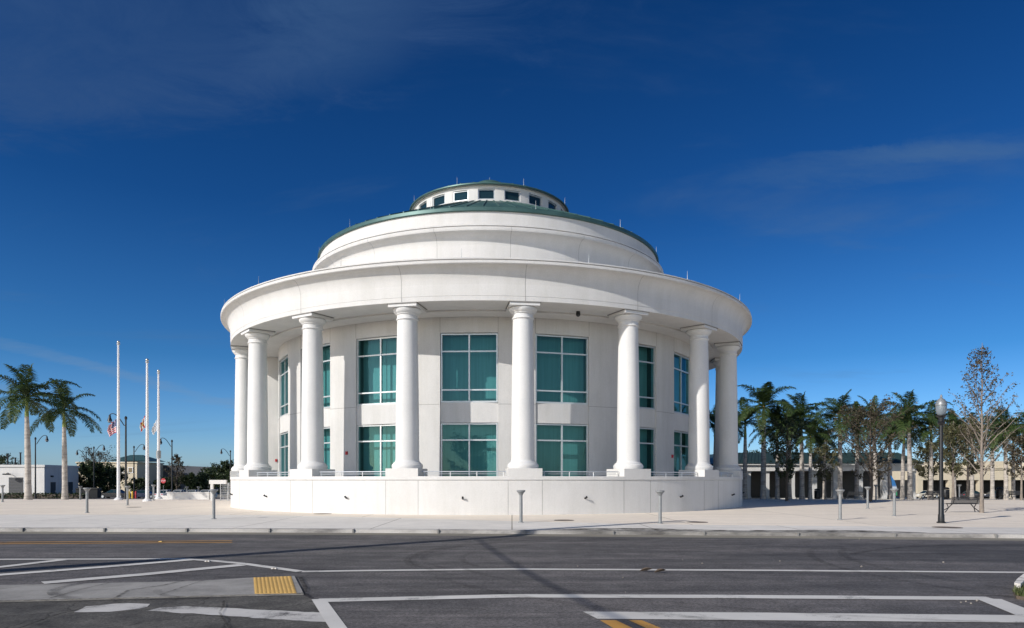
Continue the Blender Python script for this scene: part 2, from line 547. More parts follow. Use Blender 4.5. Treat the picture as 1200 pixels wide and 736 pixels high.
# ---------------------------------------------------------------- mesh builder
class MB:
    def __init__(s):
        s.v, s.f = [], []

    def add(s, vs_, fs):
        b = len(s.v)
        s.v += [tuple(p) for p in vs_]
        s.f += [tuple(b + i for i in f) for f in fs]

    def box(s, c, d, rz=0.0, taper=1.0):
        x, y, z = c
        a, b, h = d[0] / 2, d[1] / 2, d[2] / 2
        pts = []
        for k, zz in ((1.0, -h), (taper, h)):
            for ux, uy in ((-a, -b), (a, -b), (a, b), (-a, b)):
                px, py = ux * k, uy * k
                pts.append((x + px * cos(rz) - py * sin(rz), y + px * sin(rz) + py * cos(rz), z + zz))
        s.add(pts, [(3, 2, 1, 0), (4, 5, 6, 7), (0, 1, 5, 4), (1, 2, 6, 5), (2, 3, 7, 6), (3, 0, 4, 7)])

    def tube(s, pts, rad, n=8, caps=True):
        pts = [Vector(p) for p in pts]
        if isinstance(rad, (int, float)):
            rad = [rad] * len(pts)
        prev = None
        vv, ff = [], []
        for i, p in enumerate(pts):
            d = (pts[min(i + 1, len(pts) - 1)] - pts[max(i - 1, 0)]).normalized()
            if prev is None:
                u = d.cross(Vector((0, 0, 1)) if abs(d.z) < 0.9 else Vector((1, 0, 0))).normalized()
            else:
                u = (prev - d * prev.dot(d)).normalized()
            prev = u
            w = d.cross(u)
            for k in range(n):
                a = 2 * pi * k / n
                vv.append(p + (u * cos(a) + w * sin(a)) * rad[i])
        for i in range(len(pts) - 1):
            for k in range(n):
                k2 = (k + 1) % n
                ff.append((i * n + k, i * n + k2, (i + 1) * n + k2, (i + 1) * n + k))
        if caps:
            ff.append(tuple(range(n - 1, -1, -1)))
            ff.append(tuple((len(pts) - 1) * n + k for k in range(n)))
        s.add(vv, ff)

    def lathe(s, prof, n=48, a0=0.0, a1=360.0, center=(0, 0), close=False):
        """prof: (r, z); angle from -Y, turning towards +X"""
        full = abs(a1 - a0) >= 359.9
        m = n if full else n + 1
        vv, ff = [], []
        for i in range(m):
            a = R_(a0 + (a1 - a0) * i / n)
            for r, z in prof:
                vv.append((center[0] + r * sin(a), center[1] - r * cos(a), z))
        k = len(prof)
        last = k if close else k - 1
        for i in range(n):
            j = (i + 1) % m
            for q in range(last):
                q2 = (q + 1) % k
                ff.append((i * k + q, j * k + q, j * k + q2, i * k + q2))
        if close and not full:
            ff.append(tuple(range(k - 1, -1, -1)))
            ff.append(tuple((m - 1) * k + q for q in range(k)))
        s.add(vv, ff)

    def polar(s, r0, r1, a0, a1, z0, z1, n=6):
        s.lathe([(r1, z0), (r1, z1), (r0, z1), (r0, z0)], n, a0, a1, close=True)

    def prism(s, poly, z0, z1):
        n = len(poly)
        vv = [(x, y, z0) for x, y in poly] + [(x, y, z1) for x, y in poly]
        ff = [tuple(range(n - 1, -1, -1)), tuple(range(n, 2 * n))]
        ff += [(i, (i + 1) % n, n + (i + 1) % n, n + i) for i in range(n)]
        s.add(vv, ff)

    def sheet(s, poly, z):
        s.add([(x, y, z) for x, y in poly], [tuple(range(len(poly)))])

    def build(s, name, mat, parent=None, angle=32, smooth=True, recalc=True, extra=None):
        nf = len(s.f)
        if extra:
            s.add(extra[0].v, extra[0].f)
        me = bpy.data.meshes.new(name)
        me.from_pydata(s.v, [], s.f)
        me.update()
        if recalc:
            import bmesh
            bm = bmesh.new()
            bm.from_mesh(me)
            bmesh.ops.recalc_face_normals(bm, faces=bm.faces)
            bm.to_mesh(me)
            bm.free()
        if smooth:
            me.shade_smooth()
            me.set_sharp_from_angle(angle=R_(angle))
        me.materials.append(mat)
        if extra:
            me.materials.append(extra[1])
            me.polygons.foreach_set('material_index', [0 if i < nf else 1 for i in range(len(s.f))])
        o = bpy.data.objects.new(name, me)
        COL.objects.link(o)
        if parent:
            o.parent = parent
        return o


def tag(o, label=None, cat=None, group=None, kind=None):
    if label:
        o['label'] = label
    if cat:
        o['category'] = cat
    if group:
        o['group'] = group
    if kind:
        o['kind'] = kind
    return o


def thing(name, label, cat, loc=(0, 0, 0), rz=0.0, group=None):
    o = bpy.data.objects.new(name, None)
    o.empty_display_size = 0.3
    COL.objects.link(o)
    o.location = loc
    o.rotation_euler = (0, 0, rz)
    return tag(o, label, cat, group)


def part(name, parent):
    o = bpy.data.objects.new(name, None)
    COL.objects.link(o)
    o.parent = parent
    return o


def dup(root, loc, rz, label, scale=None, group=None):
    r = root.copy()
    COL.objects.link(r)
    r.location = loc
    r.rotation_euler = (0, 0, rz)
    if scale:
        r.scale = scale if isinstance(scale, tuple) else (scale,) * 3
    r['label'] = label
    if group:
        r['group'] = group
    for ch in list(root.children):
        c = ch.copy()
        COL.objects.link(c)
        c.parent = r
        for g in list(ch.children):
            d = g.copy()
            COL.objects.link(d)
            d.parent = c
    return r


def gz(y):
    """height of the ground: level plaza, then a gentle fall away from the viewer"""
    if y < 55:
        return 0.0
    return -0.025 * (min(y, 137) - 55)


def at(px, Z):
    return ((px - 600.0) * Z / FPX, Z)


def hz(py, Z):
    return EYE + (HOR - py) * Z / FPX


def gp(px, py, h=0.0):
    Z = (EYE - h) * FPX / (py - HOR)
    return ((px - 600.0) * Z / FPX, Z)


def rp(px, py):
    return gp(px, py, -0.15)


# ================================================================ GROUND
def kerb_y(x):
    xc = max(-22.0, min(20.0, x))
    y = 22.1 - 0.088 * xc - 0.0018 * xc * xc
    return y + (-0.0088 if x < -22 else (-0.16 if x > 20 else 0)) * (x - xc)


xs = [-400, -250, -150, -100, -70, -50] + [-40 + 2 * i for i in range(41)] + [50, 70, 100, 150, 250, 400]
mb = MB()
rows = [-300, -100, 5]
vv, ff = [], []
prof = [(-60, -0.30), (-1, -0.30), (0.4, -0.12)]
ylist = [55, 60, 70, 80, 95, 110, 125, 137, 160, 250, 600, 4000]
allx = [-4000, -1200] + xs + [1200, 4000]
for x in allx:
    k = kerb_y(max(-400, min(400, x)))
    col_ = [(x, -4000, -0.30), (x, k - 2, -0.30), (x, k + 0.5, -0.06), (x, 54.9 + 0.0, -0.06)]
    col_ += [(x, y, gz(y) - 0.06) for y in ylist]
    vv += col_
n = 4 + len(ylist)
for i in range(len(allx) - 1):
    for j in range(n - 1):
        ff.append((i * n + j, (i + 1) * n + j, (i + 1) * n + j + 1, i * n + j + 1))
mb.add(vv, ff)
tag(mb.build('ground', plain('far_ground', (0.20, 0.185, 0.15), 0.9, 0, 0.35, 0.05)), kind='structure')

mb = MB()   # road
vv, ff = [], []
for x in xs:
    vv += [(x, -60, -0.15), (x, kerb_y(x) + 0.05, -0.15)]
for i in range(len(xs) - 1):
    ff.append((2 * i, 2 * i + 2, 2 * i + 3, 2 * i + 1))
mb.add(vv, ff)
tag(mb.build('road', M['asphalt']), kind='structure')

def walk_y(x):
    u = max(0.0, min(1.0, (8 - x) / 22.0))
    return kerb_y(x) + 3.2 + 5.6 * u * u * (3 - 2 * u)


mb = MB()   # kerb stone
vv, ff = [], []
kp = [(-0.06, -0.20), (-0.05, -0.12), (0.0, -0.02), (0.04, 0.004), (0.20, 0.006), (0.20, -0.20)]
for x in xs:
    vv += [(x, kerb_y(x) + a, z) for a, z in kp]
for i in range(len(xs) - 1):
    for j in range(5):
        ff.append((i * 6 + j, (i + 1) * 6 + j, (i + 1) * 6 + j + 1, i * 6 + j + 1))
mb.add(vv, ff)
jn = MB()
for i in range(-14, 15):
    x = i * 2.75 + .4
    k = kerb_y(x)
    jn.box((x, k + .07, -.068), (.05, .30, .152))
tag(mb.build('kerb', M['kerb'], smooth=False, extra=(jn, M['sealant'])), kind='structure')

mb = MB()   # sidewalk
vv, ff = [], []
for x in xs:
    vv += [(x, kerb_y(x) + 0.203, 0.0), (x, walk_y(x), 0.0)]
for i in range(len(xs) - 1):
    ff.append((2 * i, 2 * i + 2, 2 * i + 3, 2 * i + 1))
mb.add(vv, ff)
tag(mb.build('sidewalk', M['walk']), kind='structure')

mb = MB()   # plaza
vv, ff = [], []
yl = [40, 55, 62, 75]
for x in xs:
    vv += [(x, walk_y(x), 0.0)] + [(x, y, gz(y)) for y in yl]
for i in range(len(xs) - 1):
    for j in range(4):
        ff.append((i * 5 + j, (i + 1) * 5 + j, (i + 1) * 5 + j + 1, i * 5 + j + 1))
mb.add(vv, ff)
tag(mb.build('plaza', M['plaza']), kind='structure')

mb = MB()   # car park beyond
vv, ff = [], []
yl = [75, 90, 110, 137, 145]
for x in (-300, -60, -30):
    vv += [(x, y, gz(y) - 0.02) for y in yl]
for i in range(2):
    for j in range(4):
        ff.append((i * 5 + j, (i + 1) * 5 + j, (i + 1) * 5 + j + 1, i * 5 + j + 1))
mb.add(vv, ff)
tag(mb.build('car_park', M['asphalt']), kind='structure')

# ---- old asphalt apron, lower left
mb = MB()
mb.sheet([rp(-260, 800), rp(405, 737.5), rp(366, 703), rp(353, 697.5), rp(0, 706.5), rp(-400, 716)], -0.146)
tag(mb.build('road_apron', M['old_asphalt'], smooth=False), kind='structure')


# ---- painted lines
def marking(pts, mat='paint_white', z=-0.142, name='road_marking'):
    m = MB()
    m.sheet([rp(*p) for p in pts], z)
    return tag(m.build(name, M[mat], smooth=False), kind='structure')


def strip(pl, w, mat='paint_white', z=-0.142, name='road_marking'):
    """stripe of real width along a centre line given on the road"""
    P = [Vector((*rp(*p), 0)) for p in pl]
    L, Rr = [], []
    for i, p in enumerate(P):
        d = (P[min(i + 1, len(P) - 1)] - P[max(i - 1, 0)]).normalized()
        nrm = Vector((-d.y, d.x, 0)) * w / 2
        L.append(p + nrm)
        Rr.append(p - nrm)
    m = MB()
    k = len(P)
    m.add([(q.x, q.y, z) for q in L] + [(q.x, q.y, z) for q in Rr], [(i, i + 1, k + i + 1, k + i) for i in range(k - 1)])
    return tag(m.build(name, M[mat], smooth=False), kind='structure')


strip([(-300, 656), (0, 655.8), (212, 655.3), (250, 657.5), (285, 660.8), (352, 670)], 0.20)
strip([(354, 670.2), (430, 669), (600, 667.3), (900, 668.8), (1200, 671.2), (1500, 674)], 0.20)
strip([(-130, 674.5), (0, 665), (74, 656.4)], 0.28, z=-0.139)
strip([(-150, 686), (0, 674.2), (120, 665), (226, 656.2)], 0.30, z=-0.139)
strip([(50, 683.6), (170, 673.5), (284, 662.4)], 0.34, z=-0.139)
strip([(372, 704.2), (600, 698.8), (860, 699.6), (1162, 701.8)], 0.30)
strip([(1158, 702.4), (1212, 724)], 0.34, z=-0.139)
marking([(365, 703), (382, 703), (413, 745), (391, 745)], z=-0.139)
marking([(683, 717.3), (900, 718.6), (1280, 722.4), (1280, 731.0), (900, 727.6), (700, 725.8)])
random.seed(19)


def ragged(pts, mat='paint_worn', z=-0.142, step=.12, amp=.035):
    P = [Vector((*rp(*p), 0)) for p in pts]
    out = []
    for i, p in enumerate(P):
        q = P[(i + 1) % len(P)]
        k = max(1, int((q - p).length / step))
        for j in range(k):
            r = p.lerp(q, j / k)
            out.append((r.x + random.gauss(0, amp), r.y + random.gauss(0, amp * .8)))
    m = MB()
    m.sheet(out, z)
    return tag(m.build('road_marking', M[mat], smooth=False), kind='structure')


ragged([(90, 717.5), (104, 712), (128, 708.6), (150, 707.6), (176, 708.6), (172, 711.8), (160, 714.6), (145, 716.6), (112, 718)], amp=.025)
ragged([(174, 716.2), (186, 712.6), (217, 711), (265, 713), (300, 715), (387, 719.2), (388, 730), (300, 724.7), (260, 722), (235, 720.4)], amp=.014)
marking([(703, 727.5), (722, 727.5), (765, 748), (738, 748)], 'paint_yellow')
marking([(737, 727.5), (752, 727.5), (803, 748), (782, 748)], 'paint_yellow')
for yy in (635.1, 637.0):
    strip([(-400, yy + 2.6), (0, yy + 0.6), (140, yy - 0.3), (272, yy - 1.1)], 0.16, 'paint_yellow')

# concrete median strip with its yellow pad
mb = MB()
poly = [rp(-300, 694), rp(0, 687.2), rp(230, 682.4), rp(296, 678.2), rp(345, 676.2), rp(356, 697.2), rp(296, 698.2), rp(0, 705.8), rp(-300, 714)]
mb.prism(poly, -0.19, -0.128)
tag(mb.build('median', M['median'], smooth=False), kind='structure')
mb = MB()
P4 = [Vector((*rp(*p), 0)) for p in ((297, 678.6), (341, 676.9), (347.5, 697.0), (298.5, 697.7))]
mb.prism([(p.x, p.y) for p in P4], -0.14, -0.122)
for i in range(10):      # rows of raised domes
    for j in range(14):
        u, v = (i + .5) / 10, (j + .5) / 14
        p = P4[0].lerp(P4[1], u).lerp(P4[3].lerp(P4[2], u), v)
        mb.lathe([(0.030, -0.1225), (0.022, -0.115), (0.0, -0.1145)], 8, center=(p.x, p.y))
pad = tag(mb.build('tactile_paving', M['tactile']), 'yellow tactile warning pad set in the end of the concrete median strip', 'paving pad')

# tyre arcs and tar seams lying on the road
random.seed(3)
for cx, cy, rr, a0, a1 in ((2.6, 15.9, 4.6, 120, 215), (2.9, 15.7, 5.1, 118, 220), (3.1, 15.6, 4.2, 130, 205), (13.0, 13.0, 6.2, 60, 140), (13.4, 12.8, 6.7, 62, 145),
                           (9.0, 11.6, 5.2, 20, 80), (9.2, 11.4, 5.7, 22, 84), (-5.8, 11.2, 1.5, 60, 170), (-4.3, 11.3, 1.3, 190, 260), (-6.2, 11.2, 1.9, 60, 170), (-7.6, 11.0, 1.5, 120, 215), (-7.5, 11.0, 1.7, 120, 215), (-5.9, 11.3, 1.3, 160, 250), (-5.8, 11.3, 1.4, 160, 250),
                           (3.2, 15.7, 5.5, 110, 200), (7.5, 16.5, 9.0, 200, 260), (7.3, 16.2, 9.6, 205, 262), (15.5, 14.0, 8.2, 150, 230), (15.3, 13.8, 8.8, 150, 232)):
    m = MB()
    k = 24
    w = random.uniform(.10, .2)
    for i in range(k + 1):
        a = R_(a0 + (a1 - a0) * i / k)
        for r in (rr - w / 2, rr + w / 2):
            m.v.append((cx + r * cos(a), cy + r * sin(a) * 0.9, -0.1215 if cx < 0 else -0.1345))
    m.f = [(2 * i, 2 * i + 1, 2 * i + 3, 2 * i + 2) for i in range(k)]
    tag(m.build('tyre_mark', M['rubber_film'], smooth=False), kind='structure')
for pts, w in ((((215, 682.5), (190, 688), (150, 694), (130, 706)), .05), (((353, 697.8), (200, 702.5), (0, 706.8), (-200, 712)), .12),
               (((262, 706), (262, 713), (257, 720), (262, 728), (270, 740)), .03), (((352, 678), (358, 690), (356, 697.4), (366, 703.5)), .07), (((1155, 700.4), (1195, 701.2)), .07),
               (((20, 740), (70, 722), (95, 716), (150, 707)), .04), (((58, 703.5), (90, 694), (128, 685)), .035), (((188, 699), (214, 690), (238, 682.2)), .03), (((-60, 697), (0, 692.5), (40, 687)), .03)):
    strip(pts, w, 'tar', -0.119, 'tar_seam')

# traffic island at the right edge
isl = thing('traffic_island', 'raised corner island with pale kerb and grass at the right edge of the road', 'traffic island', (*rp(1215, 690), -0.15))
ox, oy = isl.location.x, isl.location.y


def loc_(p):
    a = rp(*p)
    return (a[0] - ox, a[1] - oy)


crv = [loc_(p) for p in ((1188.5, 692.5), (1192, 687.5), (1199, 681.5), (1212, 675), (1235, 670), (1330, 668))]
crv2 = [loc_(p) for p in ((1196, 694.0), (1200, 690.2), (1207, 686.0), (1219, 681), (1240, 676.5), (1332, 674.5))]
mb = MB()
n = len(crv)
vv = [(x, y, -0.03) for x, y in crv] + [(x, y, 0.13) for x, y in crv] + [(x, y, 0.13) for x, y in crv2] + [(x, y, -0.03) for x, y in crv2]
ff = [(q * n + i, q * n + i + 1, (q + 1) * n + i + 1, (q + 1) * n + i) for i in range(n - 1) for q in range(3)] + [(0, n, 2 * n, 3 * n), (4 * n - 1, 3 * n - 1, 2 * n - 1, n - 1)]
mb.add(vv, ff)
mb.build('kerb_edge', M['walk'], isl, smooth=False)
inner = [loc_(p) for p in ((1187.5, 697), (1189, 693), (1197, 692.8), (1208, 686.4), (1241, 677), (1332, 675), (1332, 704), (1200, 703.5), (1191, 702))]
mb = MB()
mb.prism(inner, -.02, .05)
mb.build('soil_bed', M['soil'], isl, smooth=False)
mb = MB()
random.seed(8)
ix0, ix1 = min(p[0] for p in inner), max(p[0] for p in inner)
iy0, iy1 = min(p[1] for p in inner), max(p[1] for p in inner)
for i in range(5000):
    x = ix0 + (ix1 - ix0) * random.random() ** 2.0 * 0.8
    y = random.uniform(iy0 + .05, iy1 - .05)
    ins = False
    for q in range(len(inner)):
        (xa_, ya_), (xb_, yb_) = inner[q], inner[q - 1]
        if (ya_ > y) != (yb_ > y) and x < (xb_ - xa_) * (y - ya_) / (yb_ - ya_) + xa_:
            ins = not ins
    if not ins:
        continue
    a, h = random.uniform(0, 6.3), random.uniform(.03, .10)
    dx, dy = cos(a) * .012, sin(a) * .012
    lx, ly = random.uniform(-.05, .05), random.uniform(-.05, .05)
    mb.add([(x - dx, y - dy, .045), (x + dx, y + dy, .045), (x + lx, y + ly, .045 + h)], [(0, 1, 2)])
o = mb.build('grass', M['grass'], isl, smooth=False, recalc=False)
o['kind'] = 'stuff'

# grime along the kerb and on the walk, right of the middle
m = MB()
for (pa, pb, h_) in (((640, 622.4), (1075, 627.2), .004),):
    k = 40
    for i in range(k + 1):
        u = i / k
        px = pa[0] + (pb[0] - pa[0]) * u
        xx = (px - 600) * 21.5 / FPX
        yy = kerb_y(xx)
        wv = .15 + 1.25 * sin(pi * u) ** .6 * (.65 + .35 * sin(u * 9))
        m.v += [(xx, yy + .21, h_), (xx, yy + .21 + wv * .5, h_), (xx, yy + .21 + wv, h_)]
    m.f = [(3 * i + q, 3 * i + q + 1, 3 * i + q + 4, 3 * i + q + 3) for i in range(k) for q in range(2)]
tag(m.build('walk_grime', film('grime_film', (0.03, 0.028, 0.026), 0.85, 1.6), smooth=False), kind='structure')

# raised road studs, dry leaves and bits of stone
for px, py, c, lab in ((243.5, 658.6, 'walk', 'white road stud beside the bend of the thin white line'), (321.5, 667.2, 'walk', 'white road stud above the yellow tactile pad'), (188.5, 635.3, 'tactile', 'yellow road stud on the yellow centre line')):
    x, y = rp(px, py)
    m = MB()
    m.box((0, 0, .010), (.11, .09, .020), 0, .7)
    o = m.build('road_stud', M[c], smooth=False)
    o.location = (x, y, -.139)
    tag(o, lab, 'road stud', 'road studs')
random.seed(31)
for px, py, lab in ((757, 670.2, 'dry brown leaf on the road just below the long white line, left of a pair'), (773.5, 671.6, 'dry brown leaf on the road just below the long white line, right of a pair')):
    x, y = rp(px, py)
    m = MB()
    a = random.uniform(0, 3)
    vv = []
    for i in range(9):
        t_ = i / 8
        for q in (-1, 0, 1):
            w_ = .045 * sin(pi * t_) * q
            u_ = (t_ - .5) * .26
            vv.append((u_ * cos(a) - w_ * sin(a), u_ * sin(a) + w_ * cos(a), .012 + .05 * abs(q) * sin(pi * t_) + .04 * t_ * t_))
    m.add(vv, [(3 * i + q, 3 * i + q + 1, 3 * i + q + 4, 3 * i + q + 3) for i in range(8) for q in range(2)])
    o = m.build('dry_leaf', M['wood'])
    o.location = (x, y, -.145)
    tag(o, lab, 'leaf', 'dry leaves on the road')
peb = None
for px, py in ((603, 659), (677, 664), (730, 677.5), (733, 694.5), (800, 656.6), (914, 658), (1009.5, 664.5), (1105.5, 659.5), (1132, 705.5), (1138, 708), (1145, 705), (1126, 706.5), (1007, 632.2), (955, 632.0), (823, 661)):
    x, y = rp(px, py)
    if peb is None:
        m = MB()
        vv = []
        for i in range(5):
            for q in range(7):
                th, ph = pi * i / 4, 2 * pi * q / 7
                r_ = .035 * random.uniform(.75, 1.2)
                vv.append((r_ * sin(th) * cos(ph), r_ * sin(th) * sin(ph) * .8, .02 + r_ * cos(th) * .6))
        m.add(vv, [(i * 7 + q, i * 7 + (q + 1) % 7, (i + 1) * 7 + (q + 1) % 7, (i + 1) * 7 + q) for i in range(4) for q in range(7)])
        peb = m.build('pebble', M['walk'])
        o = peb
    else:
        o = peb.copy()
        COL.objects.link(o)
    o.location = (x, y, -.148)
    o.rotation_euler = (0, 0, random.uniform(0, 6))
    o.scale = (random.uniform(.35, .65),) * 3
    tag(o, 'small pale stone lying loose on the asphalt', 'pebble', 'loose pale stones on the road')

# manhole covers and small litter
for px, py, r in ((378, 602.2, .42), (62, 625, 0), (661, 609.8, .40), (817, 612, .40), (1110, 618.2, .45), (157, 594.5, .4)):
    if r:
        x, y = gp(px, py)
        mb = MB()
        mb.lathe([(r, 0.0), (r, .006), (r * .9, .008), (0, .008)], 24)
        o = mb.build('access_cover', plain('rusty_iron', (0.14, 0.11, 0.085), 0.8, 0.2, 0.2))
        o.location = (x, y, 0.001)
        side_ = 'left' if px < 600 else 'right'
        tag(o, {378: 'rusty round access cover in the pavement left of the third plinth spotlight', 661: 'rusty round access cover in the pavement just right of the central bollard light',
                817: 'rusty round access cover in the pavement right of the bollard light by the plinth', 1110: 'round access cover at the foot of the black globe lamp post', 157: 'round access cover in the plaza near the flagpoles'}[px], 'access cover', 'access covers in the paving')

# ================================================================ ROTUNDA
CX, CY = -1.546, 48.066
A0, DA = 7.482, 19.69
rot = thing('rotunda', 'round white classical hall with columns, teal windows and green dome roof', 'building', (CX, CY, 0))
RC, RW, RP = 15.777, 13.77, 16.51
cols = [A0 + DA * j for j in range(-4, 8)]
N = 288

mb = MB()   # plinth
mb.lathe([(RP, -.1), (RP, 1.555), (RP - .025, 1.56), (RP - .025, 1.585), (RP + .03, 1.59), (RP + .03, 1.735), (RP + .015, 1.75), (15.95, 1.75), (15.95, 1.3), (13.2, 1.3)], N)
body_ = mb
mb = MB()   # control joints of the plinth
for a in cols[:10]:
    for d in (-2.72, 2.72):
        mb.polar(RP - .01, RP + .003, a + d - .028, a + d + .028, 0.0, 1.553, 1)
body_.build('plinth', M['white'], rot, extra=(mb, M['sealant']))

# inner wall: piers, headers, spandrels and sills round the window bays
bays = [A0 + DA * (j + .5) for j in range(-5, 8)]
HW = 5.98
mb = MB()
for a in bays:
    mb.polar(13.42, RW, a + HW, a + DA - HW, 1.2, 9.75, 6)
    mb.polar(13.42, RW, a - HW, a + HW, 8.82, 9.75, 8)
    mb.polar(13.42, RW - .07, a - HW, a + HW, 4.40, 5.39, 8)
    mb.polar(13.42, RW - .02, a - HW, a + HW, 1.2, 1.62, 8)
mb.polar(13.42, RW, bays[-1] + DA - HW, bays[0] + 360 - HW, 1.2, 9.75, 40)
body_ = mb
mb = MB()
for a in bays:
    for d in (-HW, HW):
        mb.polar(RW - .05, RW + .003, a + d - .035, a + d + .035, 8.84, 9.60, 1)
    mb.polar(RW - .05, RW + .003, a + HW, a + DA - HW, 5.30, 5.318, 6)
body_.build('wall', M['wall'], rot, extra=(mb, M['sealant']))


def window(a, z0, z1, bars):
    """flat aluminium window set in a bay of the curved wall"""
    w = 2 * 13.6 * sin(R_(HW)) - .02
    d = RW * cos(R_(HW)) - .14
    pos = Matrix.Rotation(R_(a), 4, 'Z') @ Matrix.Translation((0, -d, 0))
    f = MB()
    h = z1 - z0
    f.box((-w / 2 + .035, 0, (z0 + z1) / 2), (.07, .12, h))
    f.box((w / 2 - .035, 0, (z0 + z1) / 2), (.07, .12, h))
    f.box((0, 0, z0 + .035), (w - .141, .12, .07))
    f.box((0, 0, z1 - .035), (w - .141, .12, .07))
    f.box((0, -.004, (z0 + z1) / 2), (.075, .12, h - .142))
    for b in bars:
        for s_ in (-1, 1):
            f.box((s_ * (w / 4 - .01), -.002, b), (w / 2 - .09, .11, .07))
    f.box((0, -.075, z0 - .012), (w + .0, .10, .022))
    win = f.build('window', M['frame'], rot, smooth=False)
    win.matrix_local = pos
    g = MB()
    g.add([(-w / 2 + .03, .01, z0 + .03), (w / 2 - .03, .01, z0 + .03), (w / 2 - .03, .01, z1 - .03), (-w / 2 + .03, .01, z1 - .03)], [(0, 1, 2, 3)])
    g.build('pane', M['glass'], win, smooth=False)
    b = MB()
    dp = .52
    for s_ in (-1, 1):
        x0, x1 = sorted((s_ * .02, s_ * (w / 2 + .1)))
        b.add([(x0, dp, z0 - .1), (x1, dp, z0 - .1), (x1, dp, z1 + .1), (x0, dp, z1 + .1)], [(0, 1, 2, 3)])
    b.add([(-.02, dp + .04, z0 - .1), (.02, dp + .04, z0 - .1), (.02, dp + .04, z1 + .1), (-.02, dp + .04, z1 + .1)], [(0, 1, 2, 3)])
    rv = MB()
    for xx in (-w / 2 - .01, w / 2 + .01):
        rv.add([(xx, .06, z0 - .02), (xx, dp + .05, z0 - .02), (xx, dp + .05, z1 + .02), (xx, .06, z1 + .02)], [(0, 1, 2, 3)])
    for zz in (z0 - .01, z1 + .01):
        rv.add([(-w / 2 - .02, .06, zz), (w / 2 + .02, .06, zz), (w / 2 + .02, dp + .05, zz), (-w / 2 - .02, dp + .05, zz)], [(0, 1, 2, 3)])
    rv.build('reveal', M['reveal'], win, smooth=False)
    b.build('blind', M['blind'], win, smooth=False)


for a in bays[:9]:
    window(a, 5.41, 8.80, (7.92, 6.02))
    window(a, 1.64, 4.38, (3.55,))

# colonnade
a = cols[4]


def column(a):
    root = part('column', rot)
    root.rotation_euler = (0, 0, R_(a))
    p = MB()
    p.polar(14.98, RP + .032, -2.72, 2.72, 1.735, 2.11, 6)
    p.polar(14.98, 15.94, -2.72, 2.72, 1.3, 1.735, 6)
    p.build('pedestal', M['white'], root, smooth=False)
    b = MB()
    b.lathe([(.50, 2.11), (.70, 2.112), (.715, 2.16), (.725, 2.22), (.715, 2.29), (.67, 2.34), (.655, 2.345), (.655, 2.375), (.62, 2.39), (.575, 2.43), (.555, 2.50), (.552, 2.52)], 48, center=(0, -RC))
    b.build('base', M['column'], root)
    s_ = MB()
    pr = []
    for i in range(13):
        u = i / 12
        pr.append((.548 - .078 * u ** 1.6, 2.515 + (8.98 - 2.515) * u))
    s_.lathe(pr, 48, center=(0, -RC))
    s_.build('shaft', M['column'], root)
    c = MB()
    c.lathe([(.468, 8.96), (.475, 8.985), (.515, 9.0), (.525, 9.03), (.515, 9.06), (.478, 9.075), (.478, 9.22), (.50, 9.24), (.53, 9.25), (.53, 9.28), (.56, 9.30), (.625, 9.37), (.655, 9.44), (.66, 9.48), (.64, 9.505), (.40, 9.51)], 48, center=(0, -RC))
    c.box((0, -RC, 9.582), (1.38, 1.38, .125))
    c.build('capital', M['column'], root)
    c = MB()
    c.box((0, -RC, 9.662), (1.46, 1.46, .032))
    c.build('bearing_plate', M['sealant'], root, smooth=False)
    return root


for a in cols[:10]:
    column(a)

# entablature ring
mb = MB()
ent = [(RW - .1, 9.585), (14.75, 9.585), (14.80, 9.60), (14.80, 9.68), (RP - .01, 9.68), (RP, 9.69), (RP, 9.90), (RP + .012, 9.905), (RP + .012, 10.42)]
for i in range(9):
    u = i / 8 * pi / 2
    ent.append((RP + .012 + .50 * (1 - cos(u)), 10.42 + .78 * sin(u)))
ent += [(17.04, 11.20), (17.065, 11.23), (17.065, 11.335), (17.05, 11.35), (16.93, 11.355), (16.93, 11.40), (17.03, 11.405), (17.03, 11.455), (16.99, 11.475), (16.7, 11.48), (10.9, 11.6)]
mb.lathe(ent, N)
body_ = mb
mb = MB()
for a in cols[:10]:
    jp = [(RP + .013, 9.69)] + [(r + .002, z) for r, z in ent[7:18]] + [(17.068, 11.33)]
    for d in (0,):
        k = len(jp)
        vv = []
        for s_ in (-.03, .03):
            vv += [((r + .002) * sin(R_(a + s_)), -(r + .002) * cos(R_(a + s_)), z) for r, z in jp]
        mb.add(vv, [(i, i + 1, k + i + 1, k + i) for i in range(k - 1)])
body_.build('entablature', M['white'], rot, angle=28, extra=(mb, M['sealant']))

# upper drum
mb = MB()
RD = 11.22
dr = [(RD, 11.3), (RD, 13.95)]
for i in range(9):
    u = i / 8 * pi / 2
    dr.append((RD + .47 * (1 - cos(u)), 13.95 + .60 * sin(u)))
dr += [(11.735, 14.56), (11.755, 14.60), (11.755, 14.74), (11.735, 14.76), (11.62, 14.765), (11.62, 14.81), (11.72, 14.815), (11.72, 14.90), (11.68, 14.92), (11.27, 14.93), (11.27, 15.80), (10.9, 15.80)]
mb.lathe(dr, N)
body_ = mb
mb = MB()
for j in range(18):
    a = A0 + 20 * j
    jp = [(r + .003, z) for r, z in dr[:14]]
    k = len(jp)
    vv = []
    for s_ in (-.04, .04):
        vv += [(r * sin(R_(a + s_)), -r * cos(R_(a + s_)), z) for r, z in jp]
    mb.add(vv, [(i, i + 1, k + i + 1, k + i) for i in range(k - 1)])
body_.build('drum', M['white'], rot, angle=28, extra=(mb, M['sealant']))

# lower green roof with standing seams
mb = MB()
mb.lathe([(11.25, 15.70), (11.36, 15.71), (11.385, 15.73), (11.385, 15.90), (11.36, 15.935), (5.1, 18.74)], N)
roof = mb.build('roof', M['roof'], rot)


